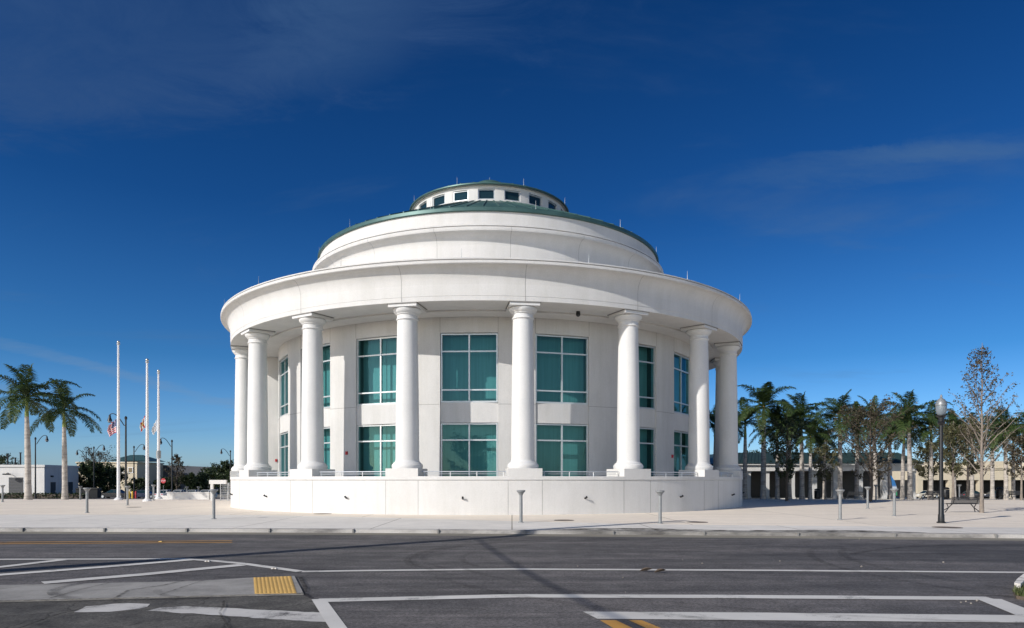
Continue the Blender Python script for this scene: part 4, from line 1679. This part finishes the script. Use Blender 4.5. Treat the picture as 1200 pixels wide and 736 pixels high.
def flag_mat(name, kind):
    t = NT(name)
    uv = t.n.new('ShaderNodeUVMap')
    sp = t.n.new('ShaderNodeSeparateXYZ')
    t.l.new(uv.outputs[0], sp.inputs[0])
    u, v = sp.outputs[0], sp.outputs[1]
    if kind == 'stripes':
        st = t.math('MODULO', t.math('FLOOR', t.math('MULTIPLY', v, 13)), 2)
        c = t.mix('MIX', st, (0.55, 0.03, 0.05), (0.78, 0.78, 0.78))
        can = t.math('MULTIPLY', t.math('LESS_THAN', u, .4), t.math('GREATER_THAN', v, 6.0 / 13))
        # star field: small white dots on the canton
        fu = t.math('SUBTRACT', t.math('FRACT', t.math('MULTIPLY', u, 15.0)), .5)
        fv = t.math('SUBTRACT', t.math('FRACT', t.math('MULTIPLY', v, 16.7)), .5)
        r2 = t.math('ADD', t.math('MULTIPLY', fu, fu), t.math('MULTIPLY', fv, fv))
        blue = t.mix('MIX', t.math('LESS_THAN', r2, .06), (0.02, 0.03, 0.16), (0.78, 0.78, 0.78))
        c = t.mix('MIX', can, c, blue)
    elif kind == 'saltire':
        d1 = t.math('ABSOLUTE', t.math('SUBTRACT', u, v))
        d2 = t.math('ABSOLUTE', t.math('SUBTRACT', t.math('ADD', u, v), 1.0))
        dm = t.math('MINIMUM', d1, d2)
        c = t.mix('MIX', t.math('LESS_THAN', dm, .11), (0.8, 0.8, 0.78), (0.60, 0.05, 0.04))
        cu = t.math('SUBTRACT', u, .5)
        cv = t.math('SUBTRACT', v, .5)
        rr = t.math('ADD', t.math('MULTIPLY', cu, cu), t.math('MULTIPLY', cv, cv))
        c = t.mix('MIX', t.math('LESS_THAN', rr, .035), c, (0.70, 0.42, 0.12))
    else:
        c = t.ramp(t.noise(2, 3), [(0.3, (0.74, 0.74, 0.74)), (0.7, (0.82, 0.82, 0.82))])
    t.set(c, 0.8)
    return t.m


def flag(name, x, y, ztop, h, w, out, folds, mat, label, az):
    """cloth hanging limp from the hoist; u runs out along the fly, gathered in folds"""
    nu, nv = 40, 22
    me = bpy.data.meshes.new(name)
    V, F, UV = [], [], []
    for j in range(nv + 1):
        v = j / nv
        for i in range(nu + 1):
            u = i / nu
            r = .14 + out * u ** .8 * (.55 + .45 * (1 - abs(v - .45)))
            drop = u ** 1.1 * w * .55 * (1 - .35 * v)
            wob = .16 * sin(u * folds * 2 * pi + v * 1.7) * (u ** .6) * (1 - .35 * v)
            V.append((cos(az) * r - sin(az) * wob, sin(az) * r + cos(az) * wob, -h * v - drop))
            UV.append((u, 1 - v))
    for j in range(nv):
        for i in range(nu):
            a = j * (nu + 1) + i
            F.append((a, a + 1, a + nu + 2, a + nu + 1))
    me.from_pydata(V, [], F)
    lay = me.uv_layers.new(name='UVMap')
    for lp_ in me.loops:
        lay.data[lp_.index].uv = UV[lp_.vertex_index]
    me.shade_smooth()
    me.materials.append(mat)
    o = bpy.data.objects.new(name, me)
    COL.objects.link(o)
    o.location = (x, y, ztop)
    return tag(o, label, 'flag')


x, y, H_, Z = flagpole(138.8, 586, 400, 'tallest white flagpole, leftmost of the three, with the striped flag')
flag('flag', x, y, hz(491, Z), 1.05, 1.05, .68, 2.5, flag_mat('striped_flag_cloth', 'stripes'), 'red and white striped flag hanging at half mast on the tallest flagpole', R_(192))
x, y, H_, Z = flagpole(172.5, 587.5, 421, 'middle white flagpole of the three, with the white and red flag')
flag('flag', x, y, hz(487, Z), .9, 1.0, .34, 2.2, flag_mat('saltire_flag_cloth', 'saltire'), 'white flag with red cross hanging limp on the middle flagpole', R_(188))
x, y, H_, Z = flagpole(185.8, 584.8, 434, 'shortest white flagpole, rightmost of the three, with the plain white flag')
flag('flag', x, y, hz(492, Z), .9, 1.1, .36, 2.2, flag_mat('white_flag_cloth', 'white'), 'plain white flag hanging limp on the shortest flagpole', R_(185))
mb = MB()
mb.tube([(0, 0, 0), (0, 0, .62)], .19, 14)
o = mb.build('pole_band', M['grey_metal'])
o.location = (x, y, hz(537, Z))
tag(o, 'grey metal band round the shaft of the shortest flagpole', 'pole band')


# benches
def bench(loc, rz, label, w=1.55):
    root = thing('bench', label, 'bench', loc, rz, 'black metal benches on the right of the plaza')
    s_ = MB()
    for i in range(9):
        s_.box((0, -.22 + i * .055, .44 - .012 * abs(i - 4) * .4), (w, .035, .014))
    s_.build('seat', M['bench_metal'], root, smooth=False)
    b = MB()
    for i in range(8):
        z = .42 + i * .044
        b.box((0, .25 + .10 * i / 8, z), (w, .014, .033))
    b.build('backrest', M['bench_metal'], root, smooth=False)
    for sd in (-1, 1):
        l = MB()
        x = sd * (w / 2 - .12)
        l.tube([(x, .36, .76), (x, .26, .42), (x, -.24, .42)], .022, 6)
        l.tube([(x, -.20, .43), (x + sd * .05, .0, .22), (x + sd * .30, .1, .0)], .022, 6)
        l.tube([(x, .22, .43), (x + sd * .05, .0, .23), (x + sd * .30, -.25, .0)], .022, 6)
        l.build('leg', M['bench_metal'], root)
    return root


x, y = gp(1126.5, 600.3)
bench((x, y, 0), R_(184), 'black slatted metal bench left of the tall sparse tree', 1.45)
x, y = at(1184, 58)
bench((x, y, gz(58)), R_(170), 'far black bench near the right edge under the palms')
x, y = at(1093, 57)
bench((x, y, gz(57)), R_(182), 'far black bench just left of the lamp post, before the palm')
x, y = at(1002, 66)
bench((x, y, gz(66)), R_(175), 'far black bench in the shade before the arcade openings')


def bin_(loc, label):
    root = thing('litter_bin', label, 'litter bin', loc, 0, 'dark litter bins on the plaza')
    m = MB()
    m.lathe([(.22, .05), (.26, .10), (.28, .80), (.26, .84)], 18)
    for i in range(18):
        a = 2 * pi * i / 18
        m.box((.275 * cos(a), .275 * sin(a), .45), (.03, .02, .72), a)
    m.build('body', M['black_metal'], root)
    m = MB()
    m.lathe([(.28, .86), (.30, .90), (.22, 1.0), (.10, 1.03), (.10, .98)], 18)
    m.build('lid', M['black_metal'], root)


bin_((*at(1172, 59), gz(59)), 'dark litter bin beside the far bench near the right edge')
bin_((*at(1108, 57.5), gz(57.5)), 'dark litter bin right of the lamp post, far back')
bin_((*at(958, 66), gz(66)), 'dark litter bin before the arcade left of the yellow shafted palm')

# feather banner
x, y = at(1044, 66)
fb = thing('feather_banner', 'leaning blue and green feather banner before the arcade', 'banner', (x, y, gz(66)))
mb = MB()
mb.tube([(.25, 0, 0), (0, 0, 2.0), (-.1, 0, 2.35)], .02, 6)
mb.build('pole', M['black_metal'], fb)
mb = MB()
vv = [(.19, 0, .5), (.62, .02, .35), (.60, .05, 1.1), (.38, .04, 1.75), (.1, .0, 2.15), (-.1, 0, 2.35), (0, 0, 2.0)]
mb.add(vv, [tuple(range(7))])
tb = NT('banner_cloth')
spz = tb.n.new('ShaderNodeSeparateXYZ')
tb.l.new(tb.tc.outputs['Object'], spz.inputs[0])
tb.set(tb.ramp(tb.math('DIVIDE', spz.outputs[2], 2.4), [(0.3, (0.03, 0.25, 0.12)), (0.45, (0.6, 0.65, 0.7)), (0.55, (0.03, 0.16, 0.42)), (0.9, (0.04, 0.2, 0.5))]), 0.7)
mb.build('cloth', tb.m, fb, smooth=False)


# ================================================================ BUILDINGS AROUND
# arcade with the green roof, right
Z = 80
xa, xb = at(842, Z)[0], at(1078, Z)[0]
g0 = gz(Z)
arc = thing('arcade_building', 'long low white arcade with a green metal roof behind the palms', 'building', ((xa + xb) / 2, Z, g0))
Lx = xb - xa
zt = hz(545, Z) - g0
zl = hz(552, Z) - g0
mb = MB()
mb.box((0, .6, (zt + zl) / 2), (Lx, 1.2, zt - zl))
mb.box((0, .5, zt + .09), (Lx + .5, 1.6, .18))
mb.build('fascia', M['white'], arc, smooth=False)
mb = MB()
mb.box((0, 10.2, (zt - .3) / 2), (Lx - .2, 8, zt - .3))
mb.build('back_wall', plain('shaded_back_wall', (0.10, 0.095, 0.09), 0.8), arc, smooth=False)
for px in (852, 878, 900, 930, 956, 981, 1010, 1039, 1072):
    c = MB()
    x = at(px, Z)[0] - (xa + xb) / 2
    c.box((x, .6, (zl - .003) / 2), (.56, .56, zl - .006))
    c.box((x, .6, .12), (.68, .68, .24))
    c.box((x, .6, zl - .12), (.68, .68, .18))
    c.build('pillar', M['white'], arc, smooth=False)
mb = MB()
rz_, rd = 1.35, 5.0
h2 = zt + .18
mb.add([(-Lx / 2 - .4, -.4, h2), (Lx / 2 + .4, -.4, h2), (Lx / 2 + .4, 14, h2), (-Lx / 2 - .4, 14, h2), (-Lx / 2 + 1.6, 3.0, h2 + rz_), (Lx / 2 - 1.0, 3.0, h2 + rz_), (Lx / 2 - 1.0, 11, h2 + rz_), (-Lx / 2 + 1.6, 11, h2 + rz_)],
       [(0, 1, 5, 4), (1, 2, 6, 5), (2, 3, 7, 6), (3, 0, 4, 7), (4, 5, 6, 7)])
M['arcade_roof'] = plain('arcade_green_roof', (0.035, 0.066, 0.062), 0.45, 0.3, 0.15, 1.0)
arf = mb.build('roof', M['arcade_roof'], arc, smooth=False)
mb = MB()
nr = 56
for i in range(nr + 1):
    u = i / nr
    x0_ = -Lx / 2 - .3 + (Lx + .6) * u
    x1_ = -Lx / 2 + 1.6 + (Lx - 2.6) * u
    mb.add([(x0_ - .03, -.4, h2 + .0), (x0_ + .03, -.4, h2 + .0), (x0_ + .03, -.4, h2 + .08), (x0_ - .03, -.4, h2 + .08), (x1_ - .03, 3, h2 + rz_), (x1_ + .03, 3, h2 + rz_), (x1_ + .03, 3, h2 + rz_ + .06), (x1_ - .03, 3, h2 + rz_ + .06)],
           [(3, 2, 1, 0), (4, 5, 6, 7), (0, 1, 5, 4), (1, 2, 6, 5), (2, 3, 7, 6), (3, 0, 4, 7)])
mb.build('roof_seam', M['arcade_roof'], arf, smooth=False)
mb = MB()
mb.lathe([(.0, 0), (.36, 0), (.36, .16), (.27, .2), (0, .2)], 20)
o = mb.build('round_wall_lamp', M['black_metal'], arc)
o.matrix_local = Matrix.Translation((Lx / 2 - .15, -.05, zt - .35)) @ Matrix.Rotation(R_(90), 4, 'X')
mb = MB()
mb.box((0, .0, -.22), (Lx + 4, 12, .5))
o = mb.build('footing', M['walk'], arc, smooth=False)
o.location = (0, 6.5, 0)

# low cream building further right
Z = 136
xa, xb = at(1076, Z)[0], at(1330, Z)[0]
g0 = gz(Z)
cb = thing('shop_building', 'low cream building with wide dark openings behind the lamp post', 'building', ((xa + xb) / 2, Z, g0))
Lx = xb - xa
zt, zl = hz(549, Z) - g0, hz(562.5, Z) - g0
mb = MB()
mb.box((0, 5, (zt + zl) / 2), (Lx, 10, zt - zl))
mb.box((0, 4.9, zt + .15), (Lx + .5, 10.5, .3))
for px, w, hh in ((1100, 7, 1.0), (1138, 6, .7), (1172, 8, 1.1), (1230, 8, .9)):
    x = at(px, Z)[0] - (xa + xb) / 2
    mb.add([(x - w / 2, -.15, zt - .3), (x + w / 2, -.15, zt - .3), (x + w / 2 - .8, -.15, zt + .3 + hh), (x - w / 2 + .8, -.15, zt + .3 + hh), (x - w / 2, 3, zt - .3), (x + w / 2, 3, zt - .3), (x + w / 2 - .8, 3, zt + .3 + hh), (x - w / 2 + .8, 3, zt + .3 + hh)],
           [(3, 2, 1, 0), (4, 5, 6, 7), (0, 1, 5, 4), (1, 2, 6, 5), (2, 3, 7, 6), (3, 0, 4, 7)])
mb.build('fascia', M['cream'], cb, smooth=False)
mb = MB()
mb.box((0, 7, zl / 2), (Lx - .4, 5.5, zl - .02))
mb.build('back_wall', M['dark'], cb, smooth=False)
for i in range(8):
    c = MB()
    c.box((-Lx / 2 + .5 + (Lx - 1) * i / 7, .5, (zl - .01) / 2), (.9, .9, zl - .02))
    c.build('pillar', M['cream'], cb, smooth=False)

# white utility building, left
Z = 107
xr = at(52, Z)[0]
g0 = gz(Z)
ub = thing('utility_building', 'flat white utility building with a grey roller shutter at the left edge', 'building', (xr, Z, g0))
ht = hz(546, Z) - g0
mb = MB()
mb.box((-11, 4.2, ht / 2), (22, 8.4, ht))
mb.box((-11, 4.2, ht + .0), (22.3, 8.7, .34))
mb.build('wall', M['white'], ub, smooth=False)


def local_x(px):
    return at(px, Z)[0] - xr


x1, x2 = local_x(10.5), local_x(27)
mb = MB()
zsh = hz(559.5, Z) - g0
for i in range(14):
    zz = zsh * (i + .5) / 14
    mb.box(((x1 + x2) / 2, -.02, zz), (x2 - x1, .05 + .03 * (i % 2), zsh / 14 - .01))
mb.build('roller_shutter', M['shutter'], ub, smooth=False)
mb = MB()
zw = hz(556, Z) - g0
mb.tube([(local_x(12), 0, zw), (local_x(12), -.5, zw + .25), (local_x(13), -1.0, zw + .1)], .05, 6)
mb.box((local_x(13.5), -1.05, zw + .02), (.9, .5, .2), .3)
mb.build('wall_lamp', M['black_metal'], ub, smooth=False)
for yy, w, zt_ in ((2.0, 1.15, 2.5), (6.3, 1.1, 2.5)):
    d = MB()
    d.box((.02, yy, zt_ / 2), (.08, w, zt_))
    d.box((.05, yy, zt_ / 2), (.05, w - .2, zt_ - .25))
    dd = d.build('door', M['shutter'], ub, smooth=False)
    hn = MB()
    hn.box((.09, yy + w * .38, 1.05), (.04, .05, .22))
    hn.build('handle', M['alum'], dd, smooth=False)
mb = MB()
mb.box((.08, 1.7, 3.4), (.16, .5, .25))
mb.build('wall_lamp', M['black_metal'], ub, smooth=False)

# cream building with green roof, far left
Z = 160
xa, xb = at(90, Z)[0], at(160.5, Z)[0]
g0 = gz(Z)
cg = thing('cream_building', 'far cream building with small windows and a green hipped roof beyond the flagpoles', 'building', ((xa + xb) / 2, Z, g0))
Lx = xb - xa
ht = hz(541.5, Z) - g0
mb = MB()
mb.box((0, 6, ht / 2), (Lx, 12, ht))
mb.box((0, 6, ht - .1), (Lx + .4, 12.4, .3))
mb.build('wall', M['cream'], cg, smooth=False)
mb = MB()
xl, xr_ = at(126, Z)[0] - (xa + xb) / 2, at(172, Z)[0] - (xa + xb) / 2
zr = hz(540, Z) - g0
mb.add([(xl, 0, zr), (xr_, 0, zr), (xr_, 9, zr), (xl, 9, zr), ((xl + xr_) / 2 - 1.6, 4.5, zr + 1.5), ((xl + xr_) / 2 + 1.2, 4.5, zr + 1.5)], [(0, 1, 5, 4), (1, 2, 5), (2, 3, 4, 5), (3, 0, 4), (3, 2, 1, 0)])
mb.build('roof', M['roof'], cg, smooth=False)
for px in (100, 112, 124, 142, 153):
    for py in (551,):
        f = MB()
        x = at(px, Z)[0] - (xa + xb) / 2
        z = hz(py, Z) - g0
        f.box((x - .5, -.03, z), (.12, .1, 1.3))
        f.box((x + .5, -.03, z), (.12, .1, 1.3))
        f.box((x, -.03, z + .6), (.88, .1, .12))
        f.box((x, -.03, z - .6), (.88, .1, .12))
        w = f.build('window', M['white_plain'], cg, smooth=False)
        pn = MB()
        pn.box((x, -.012, z), (.9, .03, 1.1))
        pn.build('pane', M['dark_glass'], w, smooth=False)

# dark grey building, far left
Z = 172
xa, xb = at(159, Z)[0], at(247, Z)[0]
g0 = gz(Z)
gb_ = thing('warehouse', 'long dark grey flat roofed building behind the flagpoles', 'building', ((xa + xb) / 2, Z, g0))
Lx = xb - xa
ht = hz(545, Z) - g0
mb = MB()
mb.add([(-Lx / 2, 0, 0), (Lx / 2, 0, 0), (Lx / 2, 14, 0), (-Lx / 2, 14, 0), (-Lx / 2, 0, ht + .3), (Lx / 2, 0, ht - .5), (Lx / 2, 14, ht - .5), (-Lx / 2, 14, ht + .3)], [(3, 2, 1, 0), (4, 5, 6, 7), (0, 1, 5, 4), (1, 2, 6, 5), (2, 3, 7, 6), (3, 0, 4, 7)])
mb.build('wall', M['greywall'], gb_, smooth=False)
mb = MB()
for i in range(6):
    mb.box((-Lx / 2 + 1.5 + (Lx - 3) * i / 5, -.03, 1.2), (.25, .06, 2.4))
mb.build('wall_rib', M['greywall'], gb_, smooth=False)

# low white wall and pale sculpture-like railing left of the plinth
x1, x2 = at(197, 63)[0], at(246, 63)[0]
lw = MB()
lw.box((0, 0, .31), (x2 - x1, .45, .62))
lw.box((0, 0, .65), (x2 - x1 + .1, .55, .08))
lw.box(((x1 - x2) / 2 - .5, 0, .18), (1.0, .45, .36))
o = lw.build('low_wall', M['white'], smooth=False)
o.location = ((x1 + x2) / 2, 63, gz(63))
tag(o, 'low white garden wall with a flat cap right of the flagpoles', 'low wall')

Z = 52.0
sx, sy = at(258, Z)
sc_ = thing('ramp_railing', 'pale metal ramp railing with mesh panels beside the left end of the plinth', 'railing', (sx, sy, 0))
m = MB()
m.box((-.15, 0, 1.42), (1.25, .25, .30))
m.box((-.60, 0, .64), (.18, .2, 1.26))
m.build('cap_beam', M['white'], sc_, smooth=False)
for i, (xx, yy) in enumerate(((.15, .3), (.62, .7))):
    m = MB()
    m.tube([(xx - .25, yy, 0), (xx - .25, yy, 1.35), (xx + .25, yy + .1, 1.35), (xx + .25, yy + .1, 0)], .03, 6)
    for q in range(7):
        m.tube([(xx - .25, yy, .1 + q * .18), (xx + .25, yy + .1, .1 + q * .18)], .012, 4)
    for q in range(5):
        m.tube([(xx - .25 + .1 * q, yy + .02 * q, .02), (xx - .05 + .06 * q, yy + .02 * q, 1.34)], .012, 4)
    m.build('mesh_panel', M['alum'], sc_)

# stop sign
x, y = at(191.5, 112)
ss = thing('stop_sign', 'red octagonal stop sign behind the shortest flagpole', 'sign', (x, y, gz(112)))
m = MB()
m.tube([(0, 0, 0), (0, 0, 2.1)], .04, 6)
m.build('post', M['grey_metal'], ss)
zc = hz(563.5, 112) - gz(112)
m = MB()
pts8 = [(.42 * cos(R_(22.5 + 45 * i)), .42 * sin(R_(22.5 + 45 * i))) for i in range(8)]
m.add([(a_, -.06, zc + b_) for a_, b_ in pts8] + [(a_, -.045, zc + b_) for a_, b_ in pts8], [tuple(range(8)), tuple(range(15, 7, -1))] + [(i, (i + 1) % 8, 8 + (i + 1) % 8, 8 + i) for i in range(8)])
pl = m.build('plate', M['red'], ss, smooth=False)
cu = bpy.data.curves.new('lettering', 'FONT')
cu.body = 'STOP'
cu.size = .30
cu.align_x = 'CENTER'
cu.align_y = 'CENTER'
cu.extrude = .002
tmp = bpy.data.objects.new('lettering', cu)
COL.objects.link(tmp)
bpy.context.view_layer.update()
dg = bpy.context.evaluated_depsgraph_get()
me = bpy.data.meshes.new_from_object(tmp.evaluated_get(dg))
bpy.data.objects.remove(tmp)
lt = bpy.data.objects.new('lettering', me)
COL.objects.link(lt)
me.materials.clear()
me.materials.append(M['white_plain'])
lt.parent = pl
lt.location = (0, -.064, zc)
lt.rotation_euler = (R_(90), 0, 0)

# yellow and red guard posts
for px, c, lab in ((151.3, 'yellow', 'yellow guard post left of its twin, right of the big street lamp'), (155.2, 'yellow', 'yellow guard post between its twin and the red guard post'), (159.2, 'red', 'red guard post right of the two yellow ones')):
    m = MB()
    m.lathe([(.13, 0), (.13, 1.0), (.11, 1.08), (.06, 1.12), (0, 1.13)], 14)
    o = m.build('guard_post', M[c])
    o.location = (*at(px, 108), gz(108))
    tag(o, lab, 'guard post', 'guard posts by the car park')

# black refuse containers
for px, lab in ((98, 'black refuse container right of the shorter left palm, left one of two'), (110, 'black refuse container before the dark bushes, right one of two')):
    root = thing('refuse_container', lab, 'refuse container', (*at(px, 104), gz(104)), .1, 'black refuse containers')
    m = MB()
    m.box((0, 0, .75), (1.5, 1.2, 1.3), 0, 1.08)
    m.build('body', M['dark'], root, smooth=False)
    m = MB()
    m.box((0, -.05, 1.46), (1.66, 1.36, .10))
    m.box((0, .2, 1.56), (1.5, .8, .10))
    m.build('lid', M['black_metal'], root, smooth=False)
    for sx_ in (-.55, .55):
        m = MB()
        m.tube([(sx_ - .05, -.4, .1), (sx_ + .05, -.4, .1)], .1, 10)
        m.tube([(sx_ - .05, .4, .1), (sx_ + .05, .4, .1)], .1, 10)
        m.build('wheel', M['black_metal'], root)


# ---- cars
def car(loc, rz, paint_c, label, group=None, scale=1.0):
    root = thing('parked_car', label, 'car', loc, rz, group)
    root.scale = (scale,) * 3
    t = NT('car_paint')
    t.set(paint_c, .25, 0, .6)
    t.b.inputs['Coat Weight'].default_value = .5
    body = MB()
    side = [(-2.2, .32), (-2.22, .62), (-2.15, .84), (-1.55, .92), (-.95, .95), (.95, .95), (1.6, .88), (2.1, .76), (2.2, .58), (2.18, .30), (1.75, .24), (-1.75, .24)]
    n = len(side)
    vv = []
    for yy, k in ((-.88, .96), (-.80, 1.0), (.80, 1.0), (.88, .96)):
        vv += [(x_ * (1.0 if abs(yy) < .85 else .985), yy, .58 + (z_ - .58) * (1.0 if abs(yy) < .85 else .86)) for x_, z_ in side]
    ff = [(q * n + i, q * n + (i + 1) % n, (q + 1) * n + (i + 1) % n, (q + 1) * n + i) for q in range(3) for i in range(n)]
    ff += [tuple(range(n - 1, -1, -1)), tuple(3 * n + i for i in range(n))]
    body.add(vv, ff)
    body.build('body', t.m, root, angle=40)
    cab = MB()
    cs2 = [(-1.55, .92), (-.85, 1.38), (.25, 1.42), (1.0, .95)]
    vv = []
    for yy in (-1, 1):
        vv += [(x_, yy * (.80 if z_ < 1 else .60), z_ - .01) for x_, z_ in cs2]
    cab.add(vv, [(3, 2, 1, 0), (4, 5, 6, 7)] + [(i, (i + 1) % 4, 4 + (i + 1) % 4, 4 + i) for i in range(4)])
    cab.build('cabin_glass', M['dark_glass'], root, smooth=False)
    rf = MB()
    vv = []
    for yy in (-.61, .61):
        vv += [(-.88, yy, 1.375), (-.80, yy * .97, 1.42), (.20, yy * .97, 1.455), (.28, yy, 1.415)]
    rf.add(vv, [(3, 2, 1, 0), (4, 5, 6, 7)] + [(i, (i + 1) % 4, 4 + (i + 1) % 4, 4 + i) for i in range(4)])
    for yy in (-1, 1):
        rf.tube([(.27, yy * .6, 1.41), (1.0, yy * .79, .95)], .03, 5)
        rf.tube([(-.3, yy * .62, 1.40), (-.35, yy * .79, .95)], .03, 5)
        rf.tube([(-.86, yy * .6, 1.38), (-1.5, yy * .78, .93)], .04, 5)
    rf.build('roof', t.m, root, smooth=False)
    for wx in (-1.35, 1.38):
        for wy in (-.80, .80):
            w = MB()
            w.tube([(wx, wy - .1, .32), (wx, wy + .1, .32)], .32, 18)
            tw = w.build('tyre', M['black_metal'], root)
            r_ = MB()
            yy = wy + (.104 if wy > 0 else -.104)
            r_.tube([(wx, yy - .01, .32), (wx, yy + .01, .32)], .19, 14)
            r_.build('rim', M['alum'], tw)
    for yy in (-.6, .6):
        h_ = MB()
        h_.box((2.14, yy, .66), (.14, .34, .14))
        h_.build('headlight', M['white_plain'], root, smooth=False)
        h_ = MB()
        h_.box((-2.16, yy, .72), (.12, .34, .13))
        h_.build('tail_light', M['red'], root, smooth=False)
    return root


CG = 'cars parked at the far side'
car((*at(1086, 131), gz(131)), R_(186), (0.62, 0.56, 0.46), 'cream saloon car parked between the arcade end and the lamp post', CG)
car((*at(1166, 131), gz(131)), R_(178), (0.03, 0.035, 0.05), 'dark saloon car parked under the low cream building', CG)
car((*at(1140, 133), gz(133)), R_(4), (0.05, 0.05, 0.055), 'dark grey car parked behind the bench, far back', CG)
for i, (px, c, lab) in enumerate(((196, (0.7, 0.7, 0.7), 'white car parked just right of the stop sign'), (212, (0.72, 0.72, 0.72), 'white car parked behind the low white wall, middle of the row'), (228, (0.55, 0.56, 0.58), 'silver car parked behind the right half of the low white wall'), (243, (0.7, 0.7, 0.7), 'white car parked nearest to the rotunda in the left row'))):
    car((*at(px, 118), gz(118)), R_(80 + i * 4), c, lab, CG)
car((*at(170, 120), gz(120)), R_(4), (0.03, 0.04, 0.08), 'dark blue car parked behind the middle flagpole', CG)
car((*at(134, 112), gz(112)), R_(182), (0.02, 0.02, 0.025), 'black car parked behind the tallest flagpole', CG)

# ---- the utility pole and its cable, left of the view: their shadows cross the road
up = thing('utility_pole', 'wooden utility pole with cable left of the view, shadow across the road', 'utility pole', (-11.9, 11.65, -.15))
hp = 14.2
mb = MB()
mb.tube([(0, 0, 0), (0, 0, hp)], [.27, .18], 14)
mb.build('pole', M['wood'], up)
mb = MB()
ca = [(0, 0, 8.2)]
for i in range(1, 25):
    t_ = i / 24
    ca.append((2.6 * t_ * 2.2, -9.8 * t_ * 2.2, 8.2 - .5 * sin(pi * t_)))
mb.tube(ca, .030, 6)
mb.build('cable', M['black_metal'], up)
